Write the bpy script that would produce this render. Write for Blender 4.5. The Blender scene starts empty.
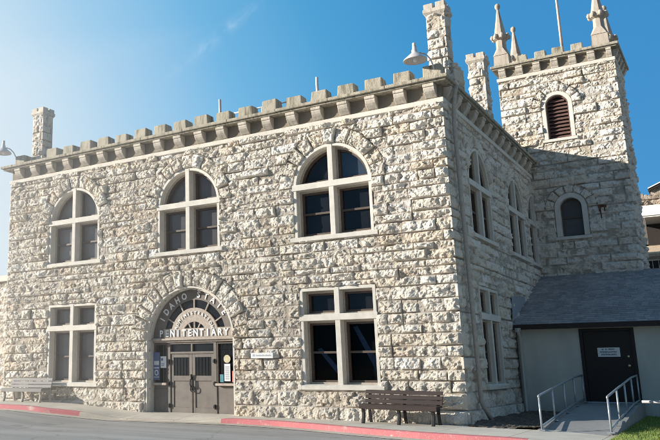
import bpy, math, random
import numpy as np
from mathutils import Vector, Matrix
random.seed(7)
RS = np.random.RandomState(11)
PI = math.pi
scene = bpy.context.scene
COL = scene.collection

# ------------------------------------------------------------------ materials
def newmat(name):
    m = bpy.data.materials.new(name); m.use_nodes = True
    nt = m.node_tree; b = nt.nodes['Principled BSDF']
    return m, nt, b
def N(nt, t, **kw):
    n = nt.nodes.new(t)
    for k, v in kw.items():
        if k == 'inp':
            for kk, vv in v.items(): n.inputs[kk].default_value = vv
        else: setattr(n, k, v)
    return n
def ramp(nt, fac, stops):
    r = N(nt, 'ShaderNodeValToRGB'); e = r.color_ramp.elements
    while len(e) < len(stops): e.new(0.5)
    for i, (p, c) in enumerate(stops):
        e[i].position = p; e[i].color = (*c, 1) if len(c) == 3 else c
    nt.links.new(fac, r.inputs['Fac']); return r.outputs['Color']
def noise(nt, scale, detail=4, rough=.6, vec=None, dist=0.0):
    n = N(nt, 'ShaderNodeTexNoise', inp={'Scale': scale, 'Detail': detail, 'Roughness': rough, 'Distortion': dist})
    if vec is None:
        vec = geo_pos(nt)
    nt.links.new(vec, n.inputs['Vector'])
    return n.outputs['Fac']
def geo_pos(nt, scale=None):
    g = N(nt, 'ShaderNodeNewGeometry')
    if scale is None: return g.outputs['Position']
    mp = N(nt, 'ShaderNodeMapping'); mp.inputs['Scale'].default_value = scale
    nt.links.new(g.outputs['Position'], mp.inputs['Vector']); return mp.outputs['Vector']
def mix(nt, fac, a, b, mode='MIX'):
    m = N(nt, 'ShaderNodeMix', data_type='RGBA', blend_type=mode)
    for sock, v in ((m.inputs['Factor'], fac), (m.inputs['A'], a), (m.inputs['B'], b)):
        if isinstance(v, (int, float)): sock.default_value = v
        elif isinstance(v, tuple): sock.default_value = (*v, 1) if len(v) == 3 else v
        else: nt.links.new(v, sock)
    return m.outputs['Result']
def bump(nt, b, h, strength=.3, dist=.02):
    n = N(nt, 'ShaderNodeBump', inp={'Strength': strength, 'Distance': dist})
    nt.links.new(h, n.inputs['Height']); nt.links.new(n.outputs['Normal'], b.inputs['Normal'])
def setcol(nt, b, c):
    if isinstance(c, tuple): b.inputs['Base Color'].default_value = (*c, 1)
    else: nt.links.new(c, b.inputs['Base Color'])

def mat_rock():
    m, nt, b = newmat('rock_faced_sandstone')
    a = N(nt, 'ShaderNodeAttribute', attribute_name='tint')
    base = ramp(nt, a.outputs['Fac'], [(0, (.68, .63, .56)), (.3, (.80, .745, .665)), (.6, (.84, .80, .735)), (.82, (.76, .67, .555)), (1, (.88, .855, .815))])
    n1 = noise(nt, 9, 6, .7)
    c = mix(nt, .55, base, ramp(nt, n1, [(.3, (.55, .50, .44)), (.45, (.9, .87, .82)), (.7, (1, .98, .95))]), 'MULTIPLY')
    c = mix(nt, .5, c, base)
    n2 = noise(nt, 45, 4, .7)
    c = mix(nt, ramp(nt, n2, [(.27, (.9, .9, .9)), (.38, (0, 0, 0))]), c, (.30, .24, .18))
    j = N(nt, 'ShaderNodeAttribute', attribute_name='joint_pit_shade')
    c = mix(nt, j.outputs['Fac'], c, (.25, .205, .165))
    n3 = noise(nt, .9, 3, .5)
    c = mix(nt, ramp(nt, n3, [(.5, (0, 0, 0)), (.75, (.22, .22, .22))]), c, (.62, .50, .36), 'MULTIPLY')
    setcol(nt, b, c); b.inputs['Roughness'].default_value = .92
    b.inputs['Specular IOR Level'].default_value = .15
    bump(nt, b, noise(nt, 34, 6, .8), .9, .03)
    return m
def mat_rockdark():
    m, nt, b = newmat('brown_rubble_stone')
    c = ramp(nt, noise(nt, 5, 6, .7), [(.3, (.09, .065, .05)), (.5, (.34, .27, .21)), (.7, (.55, .48, .41))])
    setcol(nt, b, c); b.inputs['Roughness'].default_value = .95; bump(nt, b, noise(nt, 20, 5, .7), .9, .05)
    return m
def mat_dressed(name, col, dark, streak=.5, bmp=.25):
    m, nt, b = newmat(name)
    n1 = noise(nt, 3.2, 6, .65)
    s = noise(nt, 1.0, 4, .6, geo_pos(nt, (9, 9, 1.2)))
    c = mix(nt, ramp(nt, n1, [(.35, (0, 0, 0)), (.75, (1, 1, 1))]), col, tuple(x * .8 for x in col))
    f = ramp(nt, s, [(.48, (0, 0, 0)), (.78, (streak, streak, streak))])
    c = mix(nt, f, c, dark)
    c = mix(nt, ramp(nt, noise(nt, 38, 4, .7), [(.3, (.5, .5, .5)), (.45, (0, 0, 0))]), c, dark)
    setcol(nt, b, c); b.inputs['Roughness'].default_value = .85
    b.inputs['Specular IOR Level'].default_value = .2
    bump(nt, b, noise(nt, 25, 5, .7), bmp, .02)
    return m
def mat_plain(name, col, rough=.6, metal=0.0, var=.25, scale=14, spec=.4, bmp=.08):
    m, nt, b = newmat(name)
    n1 = noise(nt, scale, 5, .65)
    c = mix(nt, ramp(nt, n1, [(.3, (0, 0, 0)), (.7, (1, 1, 1))]), tuple(x * (1 - var) for x in col), tuple(min(1, x * (1 + var * .5)) for x in col))
    setcol(nt, b, c); b.inputs['Roughness'].default_value = rough; b.inputs['Metallic'].default_value = metal
    b.inputs['Specular IOR Level'].default_value = spec
    bump(nt, b, n1, bmp, .01)
    return m
def mat_glass(name, col=(.008, .009, .011), rough=.05, spec=.35):
    m, nt, b = newmat(name)
    n1 = noise(nt, 1.3, 2, .5)
    c = mix(nt, n1, col, tuple(x * 2.5 for x in col))
    setcol(nt, b, c); b.inputs['Roughness'].default_value = rough
    b.inputs['Specular IOR Level'].default_value = spec
    bump(nt, b, noise(nt, 1.7, 2, .5), .05, .02)
    return m
def mat_clear():
    m, nt, b = newmat('clear_window_glass')
    b.inputs['Base Color'].default_value = (0, 0, 0, 1); b.inputs['Roughness'].default_value = .04; b.inputs['Specular IOR Level'].default_value = .25
    t = N(nt, 'ShaderNodeBsdfTransparent', inp={'Color': (.8, .85, .88, 1)}); x = N(nt, 'ShaderNodeMixShader', inp={'Fac': .8})
    nt.links.new(b.outputs[0], x.inputs[1]); nt.links.new(t.outputs[0], x.inputs[2]); nt.links.new(x.outputs[0], nt.nodes['Material Output'].inputs['Surface'])
    return m
def mat_asphalt():
    m, nt, b = newmat('asphalt')
    n1 = noise(nt, .35, 5, .6, geo_pos(nt, (.5, 1.6, 1))); n2 = noise(nt, 90, 3, .8)
    c = ramp(nt, n1, [(.3, (.47, .445, .415)), (.7, (.60, .575, .54))])
    st = noise(nt, 1.0, 5, .65, geo_pos(nt, (.12, 1.4, 1)))
    c = mix(nt, ramp(nt, st, [(.42, (.45, .45, .45)), (.6, (0, 0, 0))]), c, (.30, .285, .265))
    ol = noise(nt, 1.7, 4, .55)
    c = mix(nt, ramp(nt, ol, [(.64, (0, 0, 0)), (.74, (.5, .5, .5))]), c, (.2, .19, .175))
    c = mix(nt, .75, c, ramp(nt, n2, [(.3, (.4, .4, .4)), (.65, (1, 1, 1))]), 'MULTIPLY')
    v = N(nt, 'ShaderNodeTexVoronoi', feature='DISTANCE_TO_EDGE', inp={'Scale': .42})
    nv = N(nt, 'ShaderNodeTexNoise', inp={'Scale': 1.5, 'Detail': 5})
    mp = N(nt, 'ShaderNodeMix', data_type='VECTOR'); mp.inputs['Factor'].default_value = .25
    gp = geo_pos(nt); nt.links.new(gp, nv.inputs['Vector'])
    nt.links.new(gp, mp.inputs['A']); nt.links.new(nv.outputs['Color'], mp.inputs['B']); nt.links.new(mp.outputs['Result'], v.inputs['Vector'])
    c = mix(nt, ramp(nt, v.outputs['Distance'], [(0, (.55, .55, .55)), (.008, (0, 0, 0))]), c, (.22, .21, .2))
    setcol(nt, b, c); b.inputs['Roughness'].default_value = .9
    bump(nt, b, n2, .5, .01)
    return m
def mat_concrete(name='concrete', col=(.80, .735, .635)):
    m, nt, b = newmat(name)
    n1 = noise(nt, 1.2, 6, .65); n2 = noise(nt, 40, 4, .7)
    c = mix(nt, ramp(nt, n1, [(.35, (0, 0, 0)), (.7, (1, 1, 1))]), tuple(x * .78 for x in col), col)
    c = mix(nt, .4, c, ramp(nt, n2, [(.3, (.55, .53, .5)), (.6, (1, 1, 1))]), 'MULTIPLY')
    w = N(nt, 'ShaderNodeTexBrick', offset=0.0, inp={'Scale': 1.0, 'Mortar Size': .008, 'Brick Width': 1.5, 'Row Height': 8.0, 'Color1': (1, 1, 1, 1), 'Color2': (.94, .94, .94, 1), 'Mortar': (.35, .33, .3, 1)})
    nt.links.new(geo_pos(nt), w.inputs['Vector'])
    c = mix(nt, 1.0, c, w.outputs['Color'], 'MULTIPLY')
    setcol(nt, b, c); b.inputs['Roughness'].default_value = .9
    bump(nt, b, n2, .25, .01)
    return m
def mat_redkerb():
    m, nt, b = newmat('worn_red_kerb_paint')
    n1 = noise(nt, 3.0, 7, .75); n2 = noise(nt, 30, 4, .7)
    red = mix(nt, n2, (.50, .10, .125), (.62, .23, .235))
    f = ramp(nt, n1, [(.33, (1, 1, 1)), (.43, (0, 0, 0))])
    f2 = ramp(nt, n2, [(.33, (.8, .8, .8)), (.43, (0, 0, 0))])
    c = mix(nt, f, red, (.68, .60, .52)); c = mix(nt, f2, c, (.56, .47, .42))
    setcol(nt, b, c); b.inputs['Roughness'].default_value = .8
    bump(nt, b, n2, .3, .01)
    return m
def mat_wood(name, col, dark, sx=(1.5, 30, 30)):
    m, nt, b = newmat(name)
    tc = N(nt, 'ShaderNodeTexCoord'); mp = N(nt, 'ShaderNodeMapping'); mp.inputs['Scale'].default_value = sx
    nt.links.new(tc.outputs['Object'], mp.inputs['Vector'])
    n1 = noise(nt, 1.0, 5, .65, mp.outputs['Vector'])
    c = mix(nt, ramp(nt, n1, [(.3, (0, 0, 0)), (.7, (1, 1, 1))]), dark, col)
    setcol(nt, b, c); b.inputs['Roughness'].default_value = .65
    bump(nt, b, n1, .25, .01)
    return m
def mat_shingle():
    m, nt, b = newmat('asphalt_shingles')
    a = N(nt, 'ShaderNodeAttribute', attribute_name='tint')
    c = ramp(nt, a.outputs['Fac'], [(0, (.34, .325, .335)), (.5, (.41, .395, .40)), (1, (.49, .47, .47))])
    n1 = noise(nt, 1.1, 5, .6, geo_pos(nt, (1, .5, 1)))
    c = mix(nt, .6, c, ramp(nt, n1, [(.3, (.55, .55, .58)), (.7, (1.0, 1, 1))]), 'MULTIPLY')
    n2 = noise(nt, 60, 3, .8)
    c = mix(nt, .5, c, ramp(nt, n2, [(.3, (.5, .5, .5)), (.7, (1, 1, 1))]), 'MULTIPLY')
    setcol(nt, b, c); b.inputs['Roughness'].default_value = .95
    bump(nt, b, n2, .4, .01)
    return m
def mat_louvre():
    m, nt, b = newmat('weathered_red_louvre_paint')
    n1 = noise(nt, 6, 5, .7, geo_pos(nt, (1, 1, 5)))
    c = ramp(nt, n1, [(.3, (.06, .035, .03)), (.6, (.16, .09, .078)), (.8, (.30, .22, .19))])
    setcol(nt, b, c); b.inputs['Roughness'].default_value = .8
    return m
def mat_soil():
    m, nt, b = newmat('dark_soil')
    n1 = noise(nt, 14, 6, .75)
    c = ramp(nt, n1, [(.3, (.05, .04, .03)), (.6, (.17, .14, .11)), (.75, (.33, .29, .24))])
    setcol(nt, b, c); b.inputs['Roughness'].default_value = 1
    bump(nt, b, n1, .9, .04)
    return m
def mat_stucco():
    m, nt, b = newmat('pale_stucco')
    n1 = noise(nt, .8, 5, .6, geo_pos(nt, (2, 2, .7)))
    c = ramp(nt, n1, [(.3, (.50, .50, .455)), (.7, (.63, .63, .57))])
    setcol(nt, b, c); b.inputs['Roughness'].default_value = .9
    bump(nt, b, noise(nt, 55, 4, .7), .35, .01)
    return m
def mat_grass():
    m, nt, b = newmat('lawn_grass')
    a = N(nt, 'ShaderNodeAttribute', attribute_name='tint')
    c = ramp(nt, a.outputs['Fac'], [(0, (.09, .15, .03)), (.5, (.21, .32, .06)), (1, (.42, .44, .14))])
    setcol(nt, b, c); b.inputs['Roughness'].default_value = .7
    return m

M = dict(
    rock=mat_rock(), rockdark=mat_rockdark(),
    belt=mat_dressed('dressed_belt_stone', (.70, .655, .58), (.4, .36, .31), .3),
    corn=mat_dressed('weathered_cornice_stone', (.47, .425, .34), (.085, .075, .05), 1.0, .9),
    corbel=mat_dressed('corbel_stone', (.62, .56, .48), (.2, .175, .135), .7, .4),
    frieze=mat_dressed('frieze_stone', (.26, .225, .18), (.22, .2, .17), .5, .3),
    frame=mat_dressed('pale_window_stone', (.72, .685, .62), (.46, .42, .37), .25, .12),
    casing=mat_plain('beige_casing_paint', (.46, .40, .33), .6),
    sash=mat_plain('dark_brown_sash_paint', (.095, .07, .055), .5),
    glass=mat_glass('dark_window_glass'), clear=mat_clear(), glassveil=mat_glass('veiled_grey_glass', (.085, .082, .084), .12, .5), glassgrey=mat_glass('grey_window_glass', (.042, .040, .042), .08, .6), glassblue=mat_glass('blue_grey_glass', (.022, .030, .042), .05, .8),  # greys carry the left glare veil, blue a sky reflection, as colour
    doorpaint=mat_plain('taupe_door_paint', (.185, .160, .142), .6, var=.2, scale=4),
    doordark=mat_plain('dark_taupe_paint', (.145, .125, .112), .6, var=.25, scale=4),
    boardp=mat_plain('faded_board_paint', (.47, .40, .34), .7, var=.3),
    white=mat_plain('white_lettering_paint', (.86, .85, .84), .6, var=.05),
    faintwhite=mat_plain('faded_white_lettering', (.70, .66, .60), .6, var=.1),
    black=mat_plain('black_iron', (.015, .014, .013), .45, .3),
    galv=mat_plain('galvanised_steel', (.46, .50, .54), .4, .55, var=.15, spec=.5),
    whitemetal=mat_plain('white_enamel', (.58, .55, .54), .35, 0, var=.08),
    pole=mat_plain('pale_pole_paint', (.55, .47, .43), .4, .1),
    rust=mat_plain('rusty_iron', (.17, .075, .04), .85, .2, var=.5),
    rail=mat_plain('pale_conduit', (.72, .70, .68), .4, .2),
    asphalt=mat_asphalt(), concrete=mat_concrete(), red=mat_redkerb(),
    kerbconc=mat_concrete('kerb_concrete', (.68, .61, .52)),
    deck=mat_concrete('ramp_concrete', (.36, .36, .36)),
    bwood=mat_wood('dark_brown_bench_paint', (.055, .032, .027), (.03, .018, .016)),
    gwood=mat_wood('weathered_grey_bench_boards', (.25, .235, .23), (.16, .15, .145)),
    blackleg=mat_plain('black_bench_leg', (.03, .028, .03), .5),
    paleleg=mat_plain('pale_concrete_bench_leg', (.42, .39, .36), .8),
    shingle=mat_shingle(), louvre=mat_louvre(), soil=mat_soil(), stucco=mat_stucco(),
    fascia=mat_plain('dark_brown_fascia', (.028, .020, .017), .6),
    darkdoor=mat_plain('black_brown_door_paint', (.011, .0075, .0055), .5, var=.4),
    roofing=mat_plain('roofing_felt', (.16, .15, .14), .9),
    paper=mat_plain('white_paper', (.78, .79, .80), .7, var=.03),
    bluepaper=mat_plain('blue_window_reflection', (.13, .19, .36), .6, var=.3),
    ink=mat_plain('dark_ink', (.03, .04, .07), .6),
    brass=mat_plain('worn_brass', (.75, .6, .35), .3, .8),
    redcard=mat_plain('red_card', (.7, .2, .16), .6),
    tancard=mat_plain('tan_card', (.62, .55, .36), .6),
    teal=mat_plain('teal_card', (.08, .28, .33), .6),
    grass=mat_grass(), grassbase=mat_plain('grass_soil', (.07, .10, .03), 1, var=.4),
    pipe=mat_plain('beige_pipe_paint', (.42, .385, .345), .55, .1, var=.2),
    whitewash=mat_plain('whitewashed_wood', (.80, .77, .72), .7, var=.1),
    tanroof=mat_plain('tan_roofing', (.52, .40, .28), .9, var=.35),
    earth=mat_plain('dry_earth', (.30, .26, .2), 1, var=.3, scale=.5),
    pinn=mat_dressed('pinnacle_stone', (.52, .45, .38), (.24, .21, .17), .8, .4),
)

# ------------------------------------------------------------------ object helpers
def tag(o, label=None, cat=None, group=None, kind=None):
    if label: o['label'] = label
    if cat: o['category'] = cat
    if group: o['group'] = group
    if kind: o['kind'] = kind
    return o
ROOT = {}
def empty(name, loc, label, cat, group=None):
    o = bpy.data.objects.new(name, None); COL.objects.link(o); o.location = loc
    o.empty_display_size = .3
    ROOT[o.name] = Vector(loc)
    return tag(o, label, cat, group)
def link(name, me, mat, parent=None, smooth=False, bevel=0, segs=2):
    if mat is not None: me.materials.append(M[mat] if isinstance(mat, str) else mat)
    o = bpy.data.objects.new(name, me); COL.objects.link(o)
    if parent is not None:
        off = ROOT.get(parent.name, Vector((0, 0, 0)))
        ROOT[o.name] = off
        o.parent = parent
        me.transform(Matrix.Translation(-off))
    if smooth:
        me.polygons.foreach_set('use_smooth', [True] * len(me.polygons))
    if bevel:
        bm = o.modifiers.new('bevel', 'BEVEL'); bm.width = bevel; bm.segments = segs; bm.limit_method = 'ANGLE'
        bm.harden_normals = False
    return o

FRONT = lambda u, d, v: (u, d, v)
SIDE = lambda u, d, v: (-d, u, v)
def TOWERF(y): return lambda u, d, v: (u, y + d, v)
def IDENT(u, d, v): return (u, d, v)

class MB:
    def __init__(s, mp=IDENT): s.v = []; s.f = []; s.mp = mp; s.t = []
    def pt(s, p): s.v.append(s.mp(*p)); return len(s.v) - 1
    def box(s, a0, a1, b0, b1, c0, c1, tint=0):
        i = [s.pt(p) for p in ((a0, b0, c0), (a1, b0, c0), (a1, b1, c0), (a0, b1, c0), (a0, b0, c1), (a1, b0, c1), (a1, b1, c1), (a0, b1, c1))]
        for q in ((0, 3, 2, 1), (4, 5, 6, 7), (0, 1, 5, 4), (1, 2, 6, 5), (2, 3, 7, 6), (3, 0, 4, 7)): s.f.append([i[k] for k in q])
        return s
    def hexa(s, pts):   # 8 points: bottom 4 ccw, top 4 ccw
        i = [s.pt(p) for p in pts]
        for q in ((0, 3, 2, 1), (4, 5, 6, 7), (0, 1, 5, 4), (1, 2, 6, 5), (2, 3, 7, 6), (3, 0, 4, 7)): s.f.append([i[k] for k in q])
        return s
    def frustum(s, cx, cy, z0, w0, d0, z1, w1, d1):
        return s.hexa([(cx - w0, cy - d0, z0), (cx + w0, cy - d0, z0), (cx + w0, cy + d0, z0), (cx - w0, cy + d0, z0),
                       (cx - w1, cy - d1, z1), (cx + w1, cy - d1, z1), (cx + w1, cy + d1, z1), (cx - w1, cy + d1, z1)])
    def prism(s, poly, d0, d1):            # polygon in (u, v), extruded in d from d0 (front) to d1
        n = len(poly)
        a = [s.pt((u, d0, v)) for u, v in poly]; b = [s.pt((u, d1, v)) for u, v in poly]
        s.f.append(a[:]); s.f.append(b[::-1])
        for k in range(n):
            l = (k + 1) % n; s.f.append([a[l], a[k], b[k], b[l]])
        return s
    def prism_u(s, prof, u0, u1):          # profile in (d, v), extruded along u
        n = len(prof)
        a = [s.pt((u0, d, v)) for d, v in prof]; b = [s.pt((u1, d, v)) for d, v in prof]
        s.f.append(a[::-1]); s.f.append(b[:])
        for k in range(n):
            l = (k + 1) % n; s.f.append([a[k], a[l], b[l], b[k]])
        return s
    def ring(s, outer, inner, d0, d1, closed=True):
        n = len(outer)
        A = [s.pt((u, d0, v)) for u, v in outer]; B = [s.pt((u, d0, v)) for u, v in inner]
        C = [s.pt((u, d1, v)) for u, v in outer]; D = [s.pt((u, d1, v)) for u, v in inner]
        for k in range(n if closed else n - 1):
            l = (k + 1) % n
            s.f += [[A[k], A[l], B[l], B[k]], [C[l], C[k], D[k], D[l]], [A[l], A[k], C[k], C[l]], [B[k], B[l], D[l], D[k]]]
        if not closed:
            s.f += [[A[0], B[0], D[0], C[0]], [B[-1], A[-1], C[-1], D[-1]]]
        return s
    def tube(s, path, r, seg=10, cap=True):
        path = [Vector(p) for p in path]; rings = []
        up = None
        for i, p in enumerate(path):
            t = (path[min(i + 1, len(path) - 1)] - path[max(i - 1, 0)]).normalized()
            if up is None: up = Vector((0, 0, 1)) if abs(t.z) < .9 else Vector((1, 0, 0))
            x = t.cross(up).normalized(); y = x.cross(t).normalized(); up = y
            rr = r[i] if isinstance(r, (list, tuple)) else r
            rings.append([s.pt(tuple(p + (x * math.cos(a) + y * math.sin(a)) * rr)) for a in [2 * PI * k / seg for k in range(seg)]])
        for a, b in zip(rings, rings[1:]):
            for k in range(seg):
                l = (k + 1) % seg; s.f.append([a[k], a[l], b[l], b[k]])
        if cap: s.f.append(rings[0][::-1]); s.f.append(rings[-1][:])
        return s
    def lathe(s, prof, cx, cy, seg=20, rot=0, closed=True):
        rings = [[s.pt((cx + r * math.cos(2 * PI * k / seg + rot), cy + r * math.sin(2 * PI * k / seg + rot), z)) for k in range(seg)] for r, z in prof]
        for a, b in zip(rings, rings[1:]):
            for k in range(seg):
                l = (k + 1) % seg; s.f.append([a[k], a[l], b[l], b[k]])
        if closed: s.f.append(rings[0][::-1]); s.f.append(rings[-1][:])
        return s
    def mesh(s, name):
        me = bpy.data.meshes.new(name); me.from_pydata([tuple(v) for v in s.v], [], s.f)
        import bmesh
        bm = bmesh.new(); bm.from_mesh(me); bmesh.ops.recalc_face_normals(bm, faces=bm.faces[:]); bm.to_mesh(me); bm.free()
        me.update(); return me
    def build(s, name, mat, parent=None, **kw): return link(name, s.mesh(name), mat, parent, **kw)

def inset(poly, w):
    """move every edge of a convex polygon (counter-clockwise in u, v) inwards by w"""
    n = len(poly); out = []
    for k in range(n):
        p0, p1, p2 = Vector(poly[k - 1]), Vector(poly[k]), Vector(poly[(k + 1) % n])
        e1 = (p1 - p0).normalized(); e2 = (p2 - p1).normalized()
        n1 = Vector((-e1.y, e1.x)); n2 = Vector((-e2.y, e2.x))
        b = n1 + n2; b = b / max(.25, (1 + n1.dot(n2)))
        out.append(tuple(p1 + b * w))
    return out
def arch_poly(uc, hw, vb, vs, n=28, rise=None):
    R = hw if rise is None else rise
    return [(uc - hw, vb), (uc + hw, vb)] + [(uc + hw * math.cos(PI * k / n), vs + R * math.sin(PI * k / n)) for k in range(n + 1)]
def rect_poly(u0, u1, v0, v1): return [(u0, v0), (u1, v0), (u1, v1), (u0, v1)]

# ------------------------------------------------------------------ rock-faced masonry
def vnoise(u, v, scale, seed, crease=False):
    r = np.random.RandomState(seed); G = r.rand(128, 128)
    x = u / scale + 37.3; y = v / scale + 11.7
    xi = np.floor(x).astype(int); yi = np.floor(y).astype(int); fx = x - xi; fy = y - yi
    if not crease: fx = fx * fx * (3 - 2 * fx)
    if not crease: fy = fy * fy * (3 - 2 * fy)
    g = lambda a, b: G[a % 128, b % 128]
    return (g(xi, yi) * (1 - fx) + g(xi + 1, yi) * fx) * (1 - fy) + (g(xi, yi + 1) * (1 - fx) + g(xi + 1, yi + 1) * fx) * fy
def sstep(x, a, b):
    t = np.clip((x - a) / (b - a), 0, 1); return t * t * (3 - 2 * t)

def chips(u, v, size, seed):
    """broken facets: every cell of a jittered grid is a small plane with its own height and tilt"""
    r = np.random.RandomState(seed); n = 128
    jx, jy, hh, gx, gy = r.rand(n, n), r.rand(n, n), r.uniform(-1, 1, (n, n)), r.uniform(-1, 1, (n, n)), r.uniform(-1, 1, (n, n))
    x = u / size + 50; y = v / size + 50; xi = np.floor(x).astype(int); yi = np.floor(y).astype(int)
    best = np.full(u.shape, 9.0); out = np.zeros(u.shape)
    for a in (-1, 0, 1):
        for b in (-1, 0, 1):
            i, j = (xi + a) % n, (yi + b) % n
            dx = x - (xi + a + jx[i, j]); dy = y - (yi + b + jy[i, j]); d = dx * dx + dy * dy * 1.6
            k = d < best; best[k] = d[k]; out[k] = (hh[i, j] + .9 * gx[i, j] * dx + .9 * gy[i, j] * dy)[k]
    return out
def opening_sdf(U, V, op):
    if op[0] == 'rect':
        _, u0, u1, v0, v1 = op
        return np.maximum(np.abs(U - (u0 + u1) / 2) - (u1 - u0) / 2, np.abs(V - (v0 + v1) / 2) - (v1 - v0) / 2)
    _, uc, hw, vb, vs = op[:5]
    up = np.hypot(U - uc, V - vs) - hw
    lo = np.maximum(np.abs(U - uc) - hw, vb - V)
    return np.where(V > vs, up, lo)

def rough_wall(name, mp, u0, u1, v0, v1, res, openings=(), ring=.42, seed=1, parent=None, amp=1.0, plinth=None, mat='rock', rows=None, lens=(.34, .95), joints=1.0, corners=(0, 0), ch=.05):
    r = np.random.RandomState(seed)
    nu = int((u1 - u0) / res) + 1; nv = int((v1 - v0) / res) + 1
    U, V = np.meshgrid(np.linspace(u0, u1, nu), np.linspace(v0, v1, nv))
    # courses
    edges = [v0]
    if rows:
        edges = [e for e in rows if v0 + .1 < e < v1 - .05]; edges = [v0] + edges + [v1 + .2]
    while edges[-1] < v1 - .12:
        edges.append(edges[-1] + r.choice([.17, .23, .27, .31, .34], p=[.14, .2, .24, .24, .18]))
    edges[-1] = max(edges[-1], v1 + 1e-3)
    edges = np.array(edges)
    row = np.clip(np.searchsorted(edges, V, side='right') - 1, 0, len(edges) - 2)
    d = np.minimum(V - edges[row], edges[row + 1] - V)
    d = d + .012 * (vnoise(U, V, .12, seed + 5) - .5)
    cid = np.zeros_like(row); cu = np.zeros_like(U); n = 0; hl = np.full(U.shape, .3)
    for i in range(len(edges) - 1):
        cuts = [u0]
        while cuts[-1] < u1 - lens[0] * .6: cuts.append(cuts[-1] + r.uniform(*lens))
        if len(cuts) > 2 and u1 - cuts[-1] < lens[0] * .6: cuts[-1] = u1
        else: cuts.append(u1)
        cuts[-1] = u1 + 1e-6
        cuts = np.array(cuts)
        msk = row == i; uu = U[msk]
        k = np.clip(np.searchsorted(cuts, uu, side='right') - 1, 0, len(cuts) - 2)
        d[msk] = np.minimum(d[msk], np.minimum(np.where((k == 0) & bool(corners[0]), 9, uu - cuts[k]), np.where((k == len(cuts) - 2) & bool(corners[1]), 9, cuts[k + 1] - uu)) + .004)
        cid[msk] = n + k; cu[msk] = uu - (cuts[k] + cuts[k + 1]) / 2; hl[msk] = (cuts[k + 1] - cuts[k]) / 2
        n += len(cuts)
    hv = (edges[row + 1] - edges[row]) / 2
    cv = V - (edges[row] + edges[row + 1]) / 2
    # voussoirs round arched openings
    ringmask = np.zeros(U.shape, bool)
    for op in openings:
        if op[0] != 'arch' or ring <= 0: continue
        _, uc, hw, vb, vs = op[:5]; t = op[5] if len(op) > 5 else ring
        rad = np.hypot(U - uc, V - vs); ang = np.arctan2(V - vs, U - uc)
        nst = int(round(PI * (hw + t / 2) / .37)); nst += 1 - nst % 2
        ak = np.clip((ang / PI * nst).astype(int), 0, nst - 1)
        tt = t * (1 + .16 * (np.random.RandomState(seed + 77).rand(nst)[ak] - .5))
        m = (V > vs) & (rad < hw + tt) & (rad > hw - .1)
        fr = ang / PI * nst - ak
        dd = np.minimum(np.minimum(hw + tt - rad, .06), np.minimum(fr, 1 - fr) * PI / nst * rad)
        d[m] = dd[m] - .002; cid[m] = n + ak[m]; n += nst
        cu[m] = ((fr - .5) * .37)[m]; cv[m] = (rad - hw - t / 2)[m]; hl[m] = .19; hv[m] = t / 2
        ringmask |= m
    # stone faces
    base = r.uniform(.03, .12, n); gap = r.uniform(.0, .011, n); tint = r.rand(n)
    h = base[cid] + .03; cun = cu / hl; cvn = cv / hv
    for k in range(6):        # each face is knocked off along a few random planes, as with a pitching chisel
        an = r.uniform(0, 2 * PI, n); dr = r.uniform(.015, .095, n); of = base + r.uniform(.005, .05, n)
        h = np.minimum(h, of[cid] - np.where(ringmask, .45, 1) * dr[cid] * (np.cos(an)[cid] * cun + np.sin(an)[cid] * cvn))
    sx = r.uniform(0, 40, n)
    uu = U + sx[cid]; vv = V + sx[cid] * .7
    big = vnoise(uu, vv, .24, seed + 1) - .5
    med = vnoise(uu, vv, .095, seed + 2, True) - .5
    rid = np.abs(vnoise(uu, vv, .15, seed + 4) - .5) * 2
    fin = vnoise(uu, vv, .04, seed + 3, True) - .5
    c1 = chips(uu, vv, .15, seed + 7); c2 = chips(uu, vv, .07, seed + 8)
    h = h + .024 * big + .027 * c1 + .017 * c2 + .012 * med + .02 * fin - .018 * (1 - rid) ** 4
    h = h + np.where(ringmask, .016, 0)
    h = h * amp
    lim = np.clip(d - gap[cid], 0, None) * 4.5 * joints
    lo = .014 + .016 * np.clip(c1, -.3, 1) + .010 * c2
    h = np.maximum(h, lo)
    for on, e in ((corners[0], U - u0), (corners[1], u1 - U)):
        if on:
            t = 1 - sstep(e, .012, .075); h = h * (1 - t) + (ch + .0) * t
    h = np.minimum(h, lim)
    if plinth is not None:
        pz, pw = plinth
        h = h + pw * (1 - sstep(V, pz - .03, pz + .02))
    sd = np.full(U.shape, 9.0)
    for op in openings: sd = np.minimum(sd, opening_sdf(U, V, op))
    w = sstep(sd, -.012, .03)
    H = h * w - .07 * (1 - w)
    joint_pit_shade = np.clip(np.maximum(np.clip(1 - (d - gap[cid] * .7) / .014, 0, 1) * .8, .6 * (1 - sstep(h, .006, .034))), 0, 1)  # dark mortar joints, plus shade painted into the low pits
    keepv = sd > -.075
    q = np.arange(nu * nv).reshape(nv, nu)
    fm = keepv[:-1, :-1] | keepv[1:, :-1] | keepv[:-1, 1:] | keepv[1:, 1:]
    F = np.stack([q[:-1, :-1], q[:-1, 1:], q[1:, 1:], q[1:, :-1]], -1)[fm]
    P = mp(U.ravel(), -H.ravel(), V.ravel())
    P = np.stack([np.broadcast_to(np.asarray(c, float), (nu * nv,)) for c in P], -1)
    used = np.zeros(nu * nv, bool); used[F.ravel()] = True
    idx = np.cumsum(used) - 1; F = idx[F]; P = P[used]
    me = bpy.data.meshes.new(name)
    me.vertices.add(len(P)); me.vertices.foreach_set('co', P.astype(np.float32).ravel())
    me.loops.add(F.size); me.loops.foreach_set('vertex_index', F.astype(np.int32).ravel())
    me.polygons.add(len(F)); me.polygons.foreach_set('loop_start', np.arange(0, F.size, 4, dtype=np.int32))
    me.polygons.foreach_set('loop_total', np.full(len(F), 4, np.int32))
    me.update(calc_edges=True); me.validate()
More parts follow.
